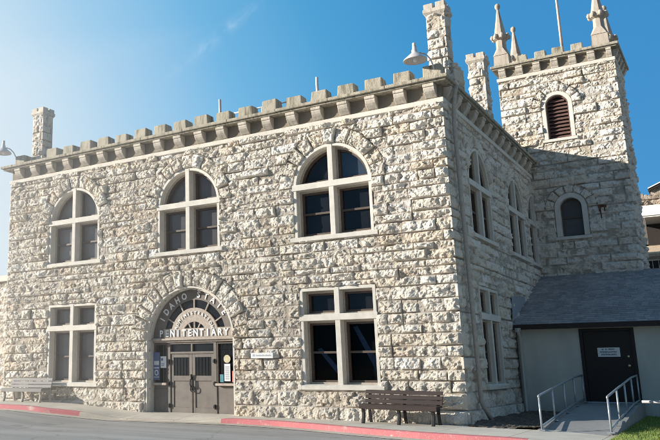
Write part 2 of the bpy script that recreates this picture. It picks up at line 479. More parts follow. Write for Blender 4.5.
    me.polygons.foreach_set('use_smooth', np.zeros(len(me.polygons), bool))
    for nm, arr in (('tint', tint[cid].ravel()[used]), ('joint_pit_shade', joint_pit_shade.ravel()[used])):
        at = me.attributes.new(nm, 'FLOAT', 'POINT'); at.data.foreach_set('value', arr.astype(np.float32))
    return link(name, me, mat, parent)

def join_meshes(objs, name, parent):
    """several wall sheets become ONE mesh (sides of the same shaft)"""
    import bmesh
    bm = bmesh.new()
    for o in objs: bm.from_mesh(o.data)
    me = bpy.data.meshes.new(name); bm.to_mesh(me); bm.free()
    me.materials.append(objs[0].data.materials[0])
    for o in objs:
        od = o.data; bpy.data.objects.remove(o); bpy.data.meshes.remove(od)
    o = bpy.data.objects.new(name, me); COL.objects.link(o); o.parent = parent; ROOT[o.name] = ROOT[parent.name]
    return o
def rough_shaft(name, x0, x1, y0, y1, z0, z1, seed, parent, res=.028, amp=.75):
    c = .03
    kw = dict(parent=parent, amp=amp, lens=(.22, .45), seed=seed, rows=courses([z0 - .1], z1 + .3, seed), corners=(1, 1), ch=c)
    fs = [rough_wall('a', lambda u, d, v: (u, y0 + d, v), x0 - c, x1 + c, z0, z1, res, **kw),
          rough_wall('b', lambda u, d, v: (x1 - d, u, v), y0 - c, y1 + c, z0, z1, res, **{**kw, 'seed': seed + 1}),
          rough_wall('c', lambda u, d, v: (-u, y1 - d, v), -x1 - c, -x0 + c, z0, z1, res, **{**kw, 'seed': seed + 2}),
          rough_wall('e', lambda u, d, v: (x0 + d, -u, v), -y1 - c, -y0 + c, z0, z1, res, **{**kw, 'seed': seed + 3})]
    return join_meshes(fs, name, parent)

# ------------------------------------------------------------------ dimensions (metres, from the photograph)
W = 15.62; DEP = 10.53
UC = [-12.524, -7.842, -3.101]; UW = 1.137; USP = 6.233; USILL = 4.693
LW = 1.068; LTOP = 3.406; LTR = 2.615; LSILL = .733
ZB, ZBT, ZCB, ZCT = 7.923, 8.054, 8.432, 8.576
DU, DW, DSP = -7.86, 1.57, 2.13
S_UC = [3.051, 7.502, 10.447]; SLC, SLW = 2.968, .984
TL, TR, TZ = -.71, 3.066, 11.794; TD = 2.75
AY = 5.575

def courses(start, top, seed):
    r = np.random.RandomState(seed); e = list(start)
    while e[-1] < top: e.append(e[-1] + r.choice([.17, .23, .27, .31, .34], p=[.12, .2, .24, .25, .19]))
    return e
COURSE = courses([-.35, .30, .70, .98, 1.24, 1.55], ZB + .3, 3)
TCOURSE = courses([2.8], TZ + .3, 8)
# ------------------------------------------------------------------ the prison building
B = empty('prison_building', (-W / 2, 0, 0), 'castle-like two-storey prison block of rock-faced cream stone with arched windows and a battlemented roof edge', 'building')
front_ops = [('arch', u, UW, USILL + .03, USP) for u in UC] + [('rect', UC[i] - LW, UC[i] + LW, LSILL + .03, LTOP) for i in (0, 2)] + [('arch', DU, DW, -.5, DSP, .52)]
rough_wall('wall', FRONT, -W - .05, .05, -.15, ZB + .02, .024, front_ops, seed=3, parent=B, plinth=(.30, .07), rows=COURSE, corners=(1, 1), lens=(.36, 1.05), ring=.42, amp=1.12)
side_ops = [('arch', u, UW, USILL + .03, USP) for u in S_UC] + [('rect', SLC - SLW, SLC + SLW, LSILL + .03, LTOP)]
rough_wall('wall', SIDE, -.05, DEP + .1, -.25, ZB + .02, .032, side_ops, seed=21, parent=B, rows=COURSE, corners=(1, 0), plinth=(.30, .07), lens=(.4, 1.1), amp=.66, ring=.36)
m = MB(); m.box(-W + .02, -W + .35, .03, DEP, -.3, ZB); m.build('wall', 'rock', B)
m = MB(); m.box(-.12, .112, -.112, .12, -.25, .285); m.build('quoin', 'rock', B, bevel=.02)
m = MB(); m.box(-W + .36, -.45, DEP - .3, DEP - .01, -.3, ZB); m.build('wall', 'rock', B)
# frieze band behind the corbels, belt course, cornice slab
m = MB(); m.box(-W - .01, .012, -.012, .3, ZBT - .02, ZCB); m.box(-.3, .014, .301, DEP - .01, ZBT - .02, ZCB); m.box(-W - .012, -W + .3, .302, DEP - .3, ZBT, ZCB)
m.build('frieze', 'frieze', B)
m = MB(); m.box(-W - .09, .09, -.09, .25, ZB, ZBT); m.box(-.25, .088, .251, DEP + .0, ZB, ZBT); m.box(-W - .088, -W + .25, .251, DEP - .3, ZB, ZBT)
m.build('belt_course', 'belt', B, bevel=.012)
def wavy_box(mb, u0, u1, b0, b1, c0, c1, step, amp, seed):
    """a long stone band in separate blocks with slightly uneven edges"""
    r = random.Random(seed); n = max(1, round((u1 - u0) / step))
    for k in range(n):
        a = u0 + (u1 - u0) * k / n + .003; e = u0 + (u1 - u0) * (k + 1) / n - .003
        mb.box(a, e, b0 + r.uniform(-amp, amp), b1, c0 + r.uniform(-amp, amp) * .4, c1 + r.uniform(-amp, amp) * .7)
CO = .36
m = MB(); wavy_box(m, -W - .30, .30, -CO, .45, ZCB + .05, ZCT, 1.57, .008, 1)
m.box(-W - .24, .24, -CO + .07, .4, ZCB - .004, ZCB + .05)
ms = MB(SIDE); wavy_box(ms, .452, DEP - .02, -.30, .45, ZCB + .05, ZCT, 1.4, .008, 2); ms.box(.41, DEP - .02, -.24, .4, ZCB - .004, ZCB + .05)
m.v += ms.v; off = len(m.v) - len(ms.v); m.f += [[i + off for i in f] for f in ms.f]
m2 = MB(lambda u, d, v: (-W + d, u, v)); wavy_box(m2, .452, DEP - .3, -.30, .45, ZCB + .05, ZCT, 1.4, .008, 3)
off = len(m.v); m.v += m2.v; m.f += [[i + off for i in f] for f in m2.f]
m.build('cornice', 'corn', B, bevel=.018)
def corbel_prof(p=.27, z0=ZBT + .02, z1=ZCB - .012):
    H = z1 - z0
    return [(.01, z1), (-p, z1), (-p, z1 - .085 * H / .36), (-p + .03, z1 - .095 * H / .36), (-p + .03, z1 - .13 * H / .36)] + \
           [(-(p - .04) * (.42 + .58 * math.cos(t * PI / 2 * .95)), z1 - (.14 + t * .16) * H / .36) for t in (.15, .4, .7, 1)] + [(-.06, z1 - .345 * H / .36), (.01, z0)]
MER = [-.34 + .245 - .786 * i for i in range(20)]
for i, x in enumerate(MER):
    m = MB(); m.prism_u(corbel_prof(), x - .27, x + .02); m.build('corbel', 'corbel', B, bevel=.012)
for i in range(13):
    y = .25 + i * .786
    m = MB(SIDE); m.prism_u(corbel_prof(.22), y, y + .29); m.build('corbel', 'corbel', B, bevel=.012)
def merlon(x, y0, w, dp, z, h, parent, seed, mat='corn', mp=IDENT):
    r = random.Random(seed); j = lambda a=.014: r.uniform(-a, a); t = .022
    m = MB(mp); zt = z + h + j(.02)
    m.hexa([(x - w / 2 + j(), y0 + j(), z), (x + w / 2 + j(), y0 + j(), z), (x + w / 2 + j(), y0 + dp, z), (x - w / 2 + j(), y0 + dp, z),
            (x - w / 2 + t * .6 + j(), y0 + t + j(), zt), (x + w / 2 - t + j(), y0 + t + j(), zt + j()), (x + w / 2 - t * 1.3 + j(), y0 + dp - t, zt + j()), (x - w / 2 + t + j(), y0 + dp - t, zt + j())])
    return m.build('merlon', mat, parent, bevel=.03)
for i, x in enumerate(MER):
    if i == 18: continue
    merlon(x, -.27, .50, .42, ZCT - .01, .33 + .02 * math.sin(i * 2.3), B, i)
# roof: flat gutter strip, raised unseen slab behind, sized to shape the tower's shadow edge
m = MB(); m.box(-W + .1, -.46, .46, DEP - .3, ZCB - .1, ZCB + .1); m.build('roof', 'roofing', B)
m = MB(); m.box(-W + 1.5, -.85, 3.0, DEP - .32, ZCB + .1, 9.44); m.build('roof', 'roofing', B)  # added unseen slab, sized to shape the tower's shadow edge

def chimney(x0, x1, y0, y1, zbase, zcap, ztop, seed, base=None):
    ch = rough_shaft('chimney', x0, x1, y0, y1, zbase, zcap, seed, B)
    if base:
        bx = rough_shaft('chimney_base', *base, seed + 40, B)
    m = MB(); cx, cy = (x0 + x1) / 2, (y0 + y1) / 2; hw, hd = (x1 - x0) / 2, (y1 - y0) / 2
    H = ztop - zcap; ov = .085
    m.frustum(cx, cy, zcap - .05, hw + .01, hd + .01, zcap + .06, hw + ov, hd + ov)
    m.box(cx - hw - ov - .003, cx + hw + ov + .003, cy - hd - ov - .003, cy + hd + ov + .003, zcap + .06, zcap + H * .52)
    g = .035
    for sx in (-1, 1):
        for sy in (-1, 1):
            a, b_ = sorted((cx + sx * g, cx + sx * (hw + ov - .02))); c, e = sorted((cy + sy * g, cy + sy * (hd + ov - .02)))
            m.box(a, b_, c, e, zcap + H * .5, ztop + random.uniform(-.012, .012))
    m.box(cx - hw, cx + hw, cy - hd, cy + hd, zcap + H * .45, zcap + H * .72)
    m.build('chimney_cap', 'corbel', ch, bevel=.014)
chimney(-.30, .13, .42, .88, 8.5, 10.55, 10.88, 301, base=(-.38, .24, .5, 1.35, 8.5, 9.12))
chimney(-.50, -.08, 5.30, 5.78, 8.5, 10.80, 11.12, 311)
chimney(-14.83, -14.38, .20, .66, 8.5, 10.44, 10.75, 321, base=(-14.95, -14.3, .12, .8, 8.5, 8.86))

# ------------------------------------------------------------------ windows of the prison
def light(win, mp, poly, meet=None, gl='glass', slant=False, dd=0):
    mp0 = mp; mp = lambda u, d, v: mp0(u, d - dd, v)
    """one light of a window: beige casing, dark sash, pane; poly counter-clockwise"""
    a1 = inset(poly, .05)
    m = MB(mp); m.ring(poly, a1, .20, .36); m.build('casing', 'casing', win)
    a2 = inset(a1, .055)
    m = MB(mp); m.ring(a1, a2, .245, .355)
    if meet:
        us = [p[0] for p in a2]; m.box(min(us) - .01, max(us) + .01, .238, .35, meet - .028, meet + .028)
    m.build('sash', 'sash', win)
    m = MB(mp); m.prism(inset(a1, .03), .318, .33); m.build('pane', 'clear' if slant else gl, win)
    if slant:  # blue reflection built as a slanted strip behind the clear pane
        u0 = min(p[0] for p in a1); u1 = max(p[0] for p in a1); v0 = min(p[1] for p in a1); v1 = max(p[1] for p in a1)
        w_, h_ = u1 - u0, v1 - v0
        m = MB(mp); m.prism([(u0 + .12 * w_, v0 + slant * h_), (u0 + .95 * w_, v0 + .04 * h_), (u0 + 1.2 * w_, v0 + .04 * h_), (u0 + .26 * w_, v0 + (slant + .02) * h_)], .45, .46); m.build('reflection_streak', 'bluepaper', win)
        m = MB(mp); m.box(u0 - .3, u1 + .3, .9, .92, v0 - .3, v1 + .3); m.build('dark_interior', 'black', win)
def stone_window(mp, uc, hw, vsill, arch=None, top=None, tr=None, mull=.145, slant=False, gl='glass', dd=0):
    win_m = MB(mp); fw = .08
    if arch is not None:
        outer = arch_poly(uc, hw + .004, vsill + .02, arch); inner = arch_poly(uc, hw - fw, vsill + .02, arch)
        # open ring: from right foot over the arch to left foot
        win_m.ring(outer[1:] + outer[:1], inner[1:] + inner[:1], -.03, .38, closed=False)
        R = hw - fw; tz = arch; vtop = arch + R
    else:
        outer = rect_poly(uc - hw - .004, uc + hw + .004, vsill + .02, top + .004); inner = rect_poly(uc - hw + fw, uc + hw - fw, vsill + .02, top - fw)
        win_m.ring(outer[1:] + outer[:1], inner[1:] + inner[:1], -.03, .38, closed=False)
        tz = tr; vtop = top - fw
    win_m.box(uc - mull / 2, uc + mull / 2, -.042, .30 - dd * 1.2, vsill + .10, vtop + .06)
    win_m.box(uc - hw - .03, uc + hw + .03, -.055, .30 - dd * 1.2, tz - .085, tz + .085)
    w = win_m.build('window', 'frame', B, bevel=.008)
    m = MB(mp)
    m.prism_u([(-.11, vsill), (-.115, vsill + .10), (-.03, vsill + .135), (.38, vsill + .15), (.38, vsill)], uc - hw - .12, uc + hw + .12)
    m.build('sill', 'frame', w, bevel=.008)
    vb = vsill + .14
    for s in (-1, 1):
        a, b_ = (uc - hw + fw, uc - mull / 2) if s < 0 else (uc + mull / 2, uc + hw - fw)
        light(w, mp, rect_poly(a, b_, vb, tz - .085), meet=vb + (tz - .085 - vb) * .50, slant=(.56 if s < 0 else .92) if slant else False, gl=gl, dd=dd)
        v0 = tz + .085
        if arch is not None:
            R = hw - fw; pts = []
            a0 = math.asin(.085 / R); a1 = math.acos(mull / 2 / R); n = 12
            arc = [(uc + R * math.cos(a0 + (a1 - a0) * k / n), arch + R * math.sin(a0 + (a1 - a0) * k / n)) for k in range(n + 1)]
            poly = [(uc + mull / 2, v0)] + arc
            if s < 0: poly = [(2 * uc - p, q) for p, q in poly][::-1]
            light(w, mp, poly, gl='glassblue' if (gl == 'glass' and s > 0 and mp is FRONT) else gl, dd=dd)  # blue sky reflection put into this pane's glass colour
        else:
            light(w, mp, rect_poly(a, b_, v0, top - fw), gl=gl, dd=dd)
    return w
for u, g_ in zip(UC, ('glassveil', 'glassgrey', 'glass')): stone_window(FRONT, u, UW, USILL, arch=USP, gl=g_)
for i in (0, 2): stone_window(FRONT, UC[i], LW, LSILL, top=LTOP, tr=LTR, slant=(i == 2), gl='glassveil' if i == 0 else 'glass')
for u in S_UC: stone_window(SIDE, u, UW, USILL, arch=USP, gl='glass', dd=.14)
stone_window(SIDE, SLC, SLW, LSILL, top=LTOP, tr=LTR, gl='glass', dd=.14)

# ------------------------------------------------------------------ lettering
def text_mesh(body, size, extrude=.008, bold=.0):
    cu = bpy.data.curves.new('t', 'FONT'); cu.body = body; cu.size = size; cu.extrude = extrude; cu.offset = bold
    cu.align_x = 'CENTER'; cu.resolution_u = 3
    o = bpy.data.objects.new('t', cu); COL.objects.link(o)
    dg = bpy.context.evaluated_depsgraph_get(); dg.update()
    me = bpy.data.meshes.new_from_object(o.evaluated_get(dg))
    bpy.data.objects.remove(o); bpy.data.curves.remove(cu)
    return me
def place_text(name, items, mat, parent, mp_y):
    """items: (char, size, x, z, angle, xscale, bold); every raised letter is a piece of its own"""
    for ch, size, x, z, ang, xs, bold in items:
        me = text_mesh(ch, size, .012, bold)
        me.transform(Matrix.Translation((x, mp_y, z)) @ Matrix.Rotation(-ang, 4, 'Y') @ Matrix.Rotation(PI / 2, 4, 'X') @ Matrix.Diagonal((xs, 1, 1, 1)))
        link(name, me, mat, parent)

# ------------------------------------------------------------------ the entrance
EY = .30
m = MB()
oa = arch_poly(DU, DW + .012, -.06, DSP); ia = arch_poly(DU, DW - .04, -.06, DSP)
m.ring(oa[1:] + oa[:1], ia[1:] + ia[:1], -.035, .62, closed=False)
ent = m.build('entrance', 'frame', B)
# tympanum board with the fan glass set behind it
def half_ring(r0, r1, a0=0, a1=PI, n=30):
    A = [a0 + (a1 - a0) * k / n for k in range(n + 1)]
    return [(DU + r1 * math.cos(a), DSP + .10 + r1 * math.sin(a)) for a in A], [(DU + r0 * math.cos(a), DSP + .10 + r0 * math.sin(a)) for a in A]
m = MB()
o_, i_ = half_ring(1.10, DW - .01)
o_ = [(u, min(v, DSP + math.sqrt(max(0, (DW - .02) ** 2 - (u - DU) ** 2)) if abs(u - DU) < DW - .02 else v)) for u, v in o_]
m.ring(o_, i_, EY, EY + .06, closed=False); m.build('sign_arch', 'doorpaint', ent)
m = MB(); o_, i_ = half_ring(.44, .86); m.ring(o_, i_, EY - .012, EY + .07, closed=False); m.build('sign_arch', 'boardp', ent, bevel=.006)
m = MB(); m.prism(half_ring(0, 1.15)[0], EY + .052, EY + .075); m.build('fanlight', 'glass', ent)
for a in (30, 62, 90, 118, 150):
    a = math.radians(a); c, s = math.cos(a), math.sin(a)
    for r0, r1 in ((.12, .46), (.84, 1.12)):
        w_ = .018; m = MB()
        m.prism([(DU + r0 * c - w_ * s, DSP + .1 + r0 * s + w_ * c), (DU + r0 * c + w_ * s, DSP + .1 + r0 * s - w_ * c), (DU + r1 * c + w_ * s, DSP + .1 + r1 * s - w_ * c), (DU + r1 * c - w_ * s, DSP + .1 + r1 * s + w_ * c)], EY - .004, EY + .06)
        m.build('glazing_bar', 'boardp', ent)
# name board and ledge
m = MB(); m.box(DU - 1.12, DU + 1.34, EY - .02, EY + .07, DSP + .085, DSP + .35); m.build('name_board', 'boardp', ent, bevel=.006)
m = MB(); m.box(DU - 1.52, DU + 1.485, EY - .13, EY + .1, DSP, DSP + .05); m.box(DU - 1.49, DU + 1.483, EY - .08, EY + .1, DSP + .05, DSP + .082); m.box(DU - 1.49, DU + 1.483, EY - .05, EY + .1, DSP - .06, DSP)
m.build('ledge', 'boardp', ent, bevel=.006)
word = 'PENITENTIARY'
xs = np.linspace(-9.06, -6.72, len(word))
adj = {'I': 0}
place_text('letter', [(c, .285, x, DSP + .115, 0, .86, .007) for c, x in zip(word, xs)], 'white', ent, EY - .035)
items = []
for c, a in zip('IDAHO STATE', [153, 141, 129.5, 117.5, 105.5, 0, 82, 70, 58, 46, 34.5]):
    if c == ' ': continue
    r_ = 1.215; t = math.radians(a)
    items.append((c, .27, DU + r_ * math.cos(t), DSP + .05 + r_ * math.sin(t), t - PI / 2, .86, .007))
place_text('letter', items, 'white', ent, EY - .015)
items = []
for k, c in enumerate('ADMINISTRATION'):
    t = math.radians(158 - k * (136 / 13)); items.append((c, .135, DU + .66 * math.cos(t), DSP + .1 + .66 * math.sin(t), t - PI / 2, .85, .003))
place_text('letter', items, 'white', ent, EY - .026)
# transom, posts, doors
LX0, LX1 = -8.84, -7.10; MX = (LX0 + LX1) / 2
m = MB()
m.box(LX0 - .005, LX0 + .09, EY, EY + .14, -.05, DSP - .06); m.box(LX1 - .09, LX1 + .005, EY, EY + .14, -.05, DSP - .06)
m.box(LX0 + .09, LX1 - .09, EY + .003, EY + .13, DSP - .115, DSP - .06); m.box(LX0 + .09, LX1 - .09, EY + .004, EY + .13, 1.725, 1.79); m.box(MX - .03, MX + .03, EY + .006, EY + .13, 1.79, DSP - .115)
m.build('door_frame', 'doorpaint', ent, bevel=.006)
m = MB(); m.box(LX0 + .09, LX1 - .09, EY + .075, EY + .085, 1.79, DSP - .115); m.build('transom_pane', 'glass', ent)
for s in (-1, 1):
    a, b_ = (LX0 + .093, MX - .006) if s < 0 else (MX + .006, LX1 - .093)
    m = MB(); st = .10; z0, z1 = -.02, 1.72
    m.box(a, a + st, EY + .03, EY + .09, z0, z1); m.box(b_ - st, b_, EY + .03, EY + .09, z0, z1)
    for c0, c1 in ((z0, .16), (.93, 1.08), (1.62, z1)): m.box(a + st, b_ - st, EY + .031, EY + .089, c0, c1)
    m.box(a + st, b_ - st, EY + .055, EY + .08, .16, .93)
    m.build('door_leaf', 'doorpaint', ent, bevel=.004)
    m = MB(); m.box(a + st, b_ - st, EY + .055, EY + .065, 1.08, 1.62); m.build('door_pane', 'glass', ent)
    m = MB()
    m.tube([(a + st + (b_ - a - 2 * st) * k / 5, EY + .048, 1.08) for k in (1,)] + [(a + st + (b_ - a - 2 * st) * 1 / 5, EY + .048, 1.62)], .008, 6)
    for k in (2, 3, 4): m.tube([(a + st + (b_ - a - 2 * st) * k / 5, EY + .048, 1.08), (a + st + (b_ - a - 2 * st) * k / 5, EY + .048, 1.62)], .008, 6)
    m.build('window_bar', 'black', ent)
    for z in (.20, .85, 1.5):
        hx = LX0 + .06 if s < 0 else LX1 - .06
        m = MB(); m.box(hx - .055, hx + .055, EY - .012, EY + .01, z - .045, z + .045); m.tube([(hx, EY - .02, z - .07), (hx, EY - .02, z + .07)], .014, 8); m.build('hinge', 'black', ent)
m = MB(); m.box(MX - .012, MX + .012, EY + .012, EY + .032, .02, 1.10); m.build('astragal', 'sash', ent)
m = MB(); m.box(MX - .035, MX + .02, EY + .005, EY + .03, .66, 1.05)
m.tube([(MX, EY + .02, 1.0), (MX - .01, EY - .06, .97), (MX - .02, EY - .07, .85), (MX + .0, EY - .05, .74)], .016, 8)
for k in range(9):
    a = -PI * .9 + k * PI * .225
m.tube([(MX + .05 + .085 * math.cos(a), EY - .03, .70 + .085 * math.sin(a)) for a in [2 * PI * k / 14 for k in range(15)]], .014, 8, cap=False)
m.tube([(MX, EY - .02, 1.0), (MX, EY - .03, 1.12)], [.022, .028], 8)
m.build('door_handle', 'black', ent)
# side lights and lower panels
for a, b_, pn in ((DU - 1.487, LX0 - .006, 'doordark'), (LX1 + .006, DU + 1.484, 'doordark')):
    m = MB(); m.box(a, a + .05, EY + .01, EY + .12, .87, DSP - .06); m.box(b_ - .05, b_, EY + .01, EY + .12, .87, DSP - .06); m.box(a + .05, b_ - .05, EY + .012, EY + .118, DSP - .13, DSP - .06)
    m.build('side_light', 'sash', ent)
    m = MB(); m.box(a + .05, b_ - .05, EY + .085, EY + .095, .87, DSP - .13); m.build('side_pane', 'glass', ent)
    m = MB()
    for k in range(1, 5):
        x = a + .05 + (b_ - a - .1) * k / 5; m.tube([(x, EY + .04, .9), (x, EY + .04, DSP - .13)], .009, 6)
    m.tube([(a + .05, EY + .042, 1.86), (b_ - .05, EY + .042, 1.86)], .009, 6)
    m.build('window_bar', 'black', ent)
    m = MB(); m.box(a, b_, EY - .10, EY + .12, .80, .87); m.build('ledge', 'boardp', ent, bevel=.006)
    m = MB(); m.box(a, b_, EY + .03, EY + .12, -.06, .80); m.box(a + (.0 if a < DU else .30), b_ - (.0 if a > DU else .0), EY + .012, EY + .03, -.055, .69); m.build('panel', 'doorpaint', ent, bevel=.004)
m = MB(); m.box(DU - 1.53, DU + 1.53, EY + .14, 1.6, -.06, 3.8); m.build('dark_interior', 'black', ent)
m = MB(); m.box(DU - 1.55, DU + 1.55, -.05, EY + .14, -.09, -.005); m.build('threshold', 'concrete', ent)

# ------------------------------------------------------------------ tower
TWY = DEP
T = empty('bell_tower', ((TL + TR) / 2, TWY + TD / 2, 4), 'tall square stone tower with louvred belfry opening and four spiky pinnacles behind the prison block', 'tower')
tm = TOWERF(TWY)
LOU = (1.135, .375, 9.31, 10.55); TWN = (1.205, .345, 5.76, 6.77)
rough_wall('wall', tm, TL - .05, TR + .05, 3.9, TZ + .02, .03, [('arch', LOU[0], LOU[1] + .13, LOU[2] - .12, LOU[3]), ('arch', TWN[0], TWN[1] + .17, TWN[2] - .10, TWN[3])], seed=51, parent=T, amp=.95, rows=TCOURSE, corners=(1, 1), ring=.3, lens=(.3, .9))
rough_wall('wall', lambda u, d, v: (TR - d, u, v), TWY - .05, TWY + TD, 3.0, TZ + .02, .035, seed=61, parent=T, amp=.9, rows=TCOURSE, corners=(1, 0))
m = MB(); m.box(TL, TR - .02, TWY + TD - .3, TWY + TD, 3.0, TZ); m.build('wall', 'rock', T)
m = MB(); m.box(TL, TL + .3, TWY + .02, TWY + TD - .3, 3.0, TZ); m.build('wall', 'rock', T)
m = MB(); m.box(TL - .08, TR + .08, TWY - .08, TWY + TD + .08, TZ, TZ + .13); m.build('belt_course', 'belt', T, bevel=.012)
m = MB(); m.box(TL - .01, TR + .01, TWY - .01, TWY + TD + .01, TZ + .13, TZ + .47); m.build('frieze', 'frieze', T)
OV = .24; TC0, TC1 = TZ + .47, TZ + .62
m = MB(); m.box(TL - OV + .06, TR + OV - .06, TWY - OV + .06, TWY + TD + OV - .06, TC0 - .003, TC0 + .05); m.box(TL - OV, TR + OV, TWY - OV, TWY + TD + OV, TC0 + .05, TC1); m.build('cornice', 'corn', T, bevel=.02)
prof = corbel_prof(.19, TZ + .14, TC0 - .012)
for i in range(7):
    x = TL + .02 + i * .598; m = MB(tm); m.prism_u(prof, x, x + .24 if i < 6 else TR); m.build('corbel', 'corbel', T, bevel=.01)
sm = lambda u, d, v: (TR - d, u, v)
for i in range(5):
    y = TWY + .1 + i * .58; m = MB(sm); m.prism_u(prof, y, y + .24); m.build('corbel', 'corbel', T, bevel=.01)
for i, x in enumerate((.15, .79, 1.38, 2.01)): merlon(x, TWY - .16, .40, .3, TC1 - .01, .27, T, 60 + i)
for i, x in enumerate((.15, .79, 1.38, 2.01)): merlon(x, TWY + TD - .1, .40, .3, TC1 - .01, .27, T, 70 + i)
for i, y in enumerate((TWY + .9, TWY + 1.5)):
    merlon(y, -OV + .06, .40, .3, TC1 - .01, .27, T, 80 + i, mp=sm)
m = MB(); m.box(TL + .2, TR - .2, TWY + .2, TWY + TD - .2, TC1 - .02, TC1 + .04); m.build('roof', 'roofing', T)
def pinnacle(cx, cy, seed):
    z = TC1 - .01; m = MB()
    m.frustum(cx, cy, z, .27, .27, z + .10, .27, .27)
    m.frustum(cx, cy, z + .10, .265, .265, z + .42, .255, .255)
    # broached transition from the square foot to the octagonal shaft
    r8 = .19; sq = [(-.255, -.255), (.255, -.255), (.255, .255), (-.255, .255)]
    ring0 = []; ring1 = []
    for k in range(8):
        a = PI / 8 + k * PI / 4; ring1.append((cx + r8 * math.cos(a), cy + r8 * math.sin(a), z + .74))
        a0 = math.floor(k / 2) * PI / 2 + PI / 4
        sgn = -1 if k % 2 == 0 else 1
        px, py = .36 * math.cos(a0), .36 * math.sin(a0)
        ring0.append((cx + px + .03 * sgn * -math.sin(a0), cy + py + .03 * sgn * math.cos(a0), z + .42))
    i0 = [m.pt(p) for p in ring0]; i1 = [m.pt(p) for p in ring1]
    for k in range(8):
        l = (k + 1) % 8; m.f.append([i0[k], i0[l], i1[l], i1[k]])
    m.f.append(i0[::-1])
    m.lathe([(r8, z + .74), (r8 - .012, z + 1.10)], cx, cy, 8, PI / 8)
    p = m.build('pinnacle', 'pinn', T)
    m = MB(); m.lathe([(.18, z + 1.06), (.30, z + 1.12), (.31, z + 1.20), (.29, z + 1.27), (.21, z + 1.34)], cx, cy, 8, PI / 8)
    for k in range(8):
        a = PI / 8 + k * PI / 4; bx, by = cx + .30 * math.cos(a), cy + .30 * math.sin(a)
        m.lathe([(.012, z + 1.10), (.06, z + 1.14), (.075, z + 1.20), (.05, z + 1.27), (.012, z + 1.30)], bx, by, 8)
    m.build('collar', 'pinn', p, bevel=.01)
    m = MB(); m.lathe([(.215, z + 1.33), (.13, z + 1.80), (.045, z + 2.36)], cx, cy, 8, PI / 8); m.build('spire', 'pinn', p)
    m = MB(); m.lathe([(.04, z + 2.33), (.055, z + 2.36), (.095, z + 2.42), (.105, z + 2.48), (.085, z + 2.55), (.03, z + 2.60), (.008, z + 2.61)], cx, cy, 14); m.build('ball_finial', 'pinn', p, smooth=True)
for k, (x, y) in enumerate(((TL + .17, TWY + .08), (TR - .30, TWY + .08), (TL + .17, TWY + TD - .08), (TR - .30, TWY + TD - .08))): pinnacle(x, y, k)
def arched_opening(uc, hw, vb, vs, fw, mat, parent, name):
    m = MB(tm); o = arch_poly(uc, hw + fw, vb, vs); i = arch_poly(uc, hw, vb, vs)
    m.ring(o[1:] + o[:1], i[1:] + i[:1], -.045, .30, closed=False)
    w = m.build(name, mat, parent, bevel=.008)
    m = MB(tm); m.prism_u([(-.10, vb - .12), (-.10, vb - .03), (-.02, vb), (.3, vb + .02), (.3, vb - .12)], uc - hw - fw - .06, uc + hw + fw + .06); m.build('sill', mat, w, bevel=.008)
    return w
lw = arched_opening(LOU[0], LOU[1], LOU[2], LOU[3], .13, 'frame', T, 'belfry_opening')
m = MB(tm); o = arch_poly(LOU[0], LOU[1], LOU[2], LOU[3]); i = arch_poly(LOU[0], LOU[1] - .05, LOU[2] + .03, LOU[3]); m.ring(o, i, .10, .22); m.build('louvre_frame', 'louvre', lw)
m = MB(tm); m.prism(o, .24, .29); m.build('louvre_backing', 'black', lw)
for k in range(11):
    v = LOU[2] + .07 + k * .135
    hwk = LOU[1] - .04
    if v + .05 > LOU[3]: hwk = math.sqrt(max(.0, (LOU[1] - .04) ** 2 - (v + .05 - LOU[3]) ** 2))
    if hwk < .08: continue
    m = MB(tm); m.prism_u([(.085, v - .035), (.10, v - .05), (.215, v + .07), (.20, v + .085)], LOU[0] - hwk, LOU[0] + hwk); m.build('louvre_slat', 'louvre', lw)
tw = arched_opening(TWN[0], TWN[1], TWN[2], TWN[3], .17, 'frame', T, 'window')
po = arch_poly(TWN[0], TWN[1], TWN[2], TWN[3]); pi_ = inset(po, .06)
m = MB(tm); m.ring(po, pi_, .17, .24); m.box(TWN[0] - TWN[1] + .03, TWN[0] + TWN[1] - .03, .165, .23, 6.40, 6.45); m.build('sash', 'sash', tw)
m = MB(tm); m.prism(inset(po, .03), .205, .215); m.build('pane', mat_glass('grey_screened_glass', (.05, .052, .055), .25), tw)
m = MB(); yb = TWY - .09
for dx in (2.10, 2.26):
    m.tube([(dx, yb + .12, 6.68), (dx, yb - .08, 6.68), (dx, yb - .12, 6.60), (dx, yb - .10, 6.48)], .022, 8)
m.box(2.05, 2.31, yb - .0, yb + .05, 6.64, 6.72); m.tube([(2.12, yb - .02, 6.66), (2.13, yb - .03, 6.25)], .02, 6)
m.build('wall_hook', 'rust', T)
# flagpole
m = MB(); m.lathe([(.055, TC1), (.05, TC1 + 1.5), (.035, TC1 + 5.0), (.028, TC1 + 6.5)], 1.43, TWY + .72, 12)
fp = empty('flagpole', (1.43, TWY + .72, TC1), 'thin pale flagpole rising from the roof of the stone tower', 'flagpole')
m.build('pole', 'pole', fp, smooth=True)
m = MB(); m.lathe([(.16, TC1 + .03), (.16, TC1 + .12), (.08, TC1 + .2), (.06, TC1 + .5)], 1.43, TWY + .72, 12); m.build('base', 'galv', fp)
m = MB(); m.lathe([(.01, TC1 + 6.48), (.07, TC1 + 6.54), (.09, TC1 + 6.6), (.06, TC1 + 6.67), (.01, TC1 + 6.7)], 1.43, TWY + .72, 12); m.build('ball_finial', 'brass', fp, smooth=True)

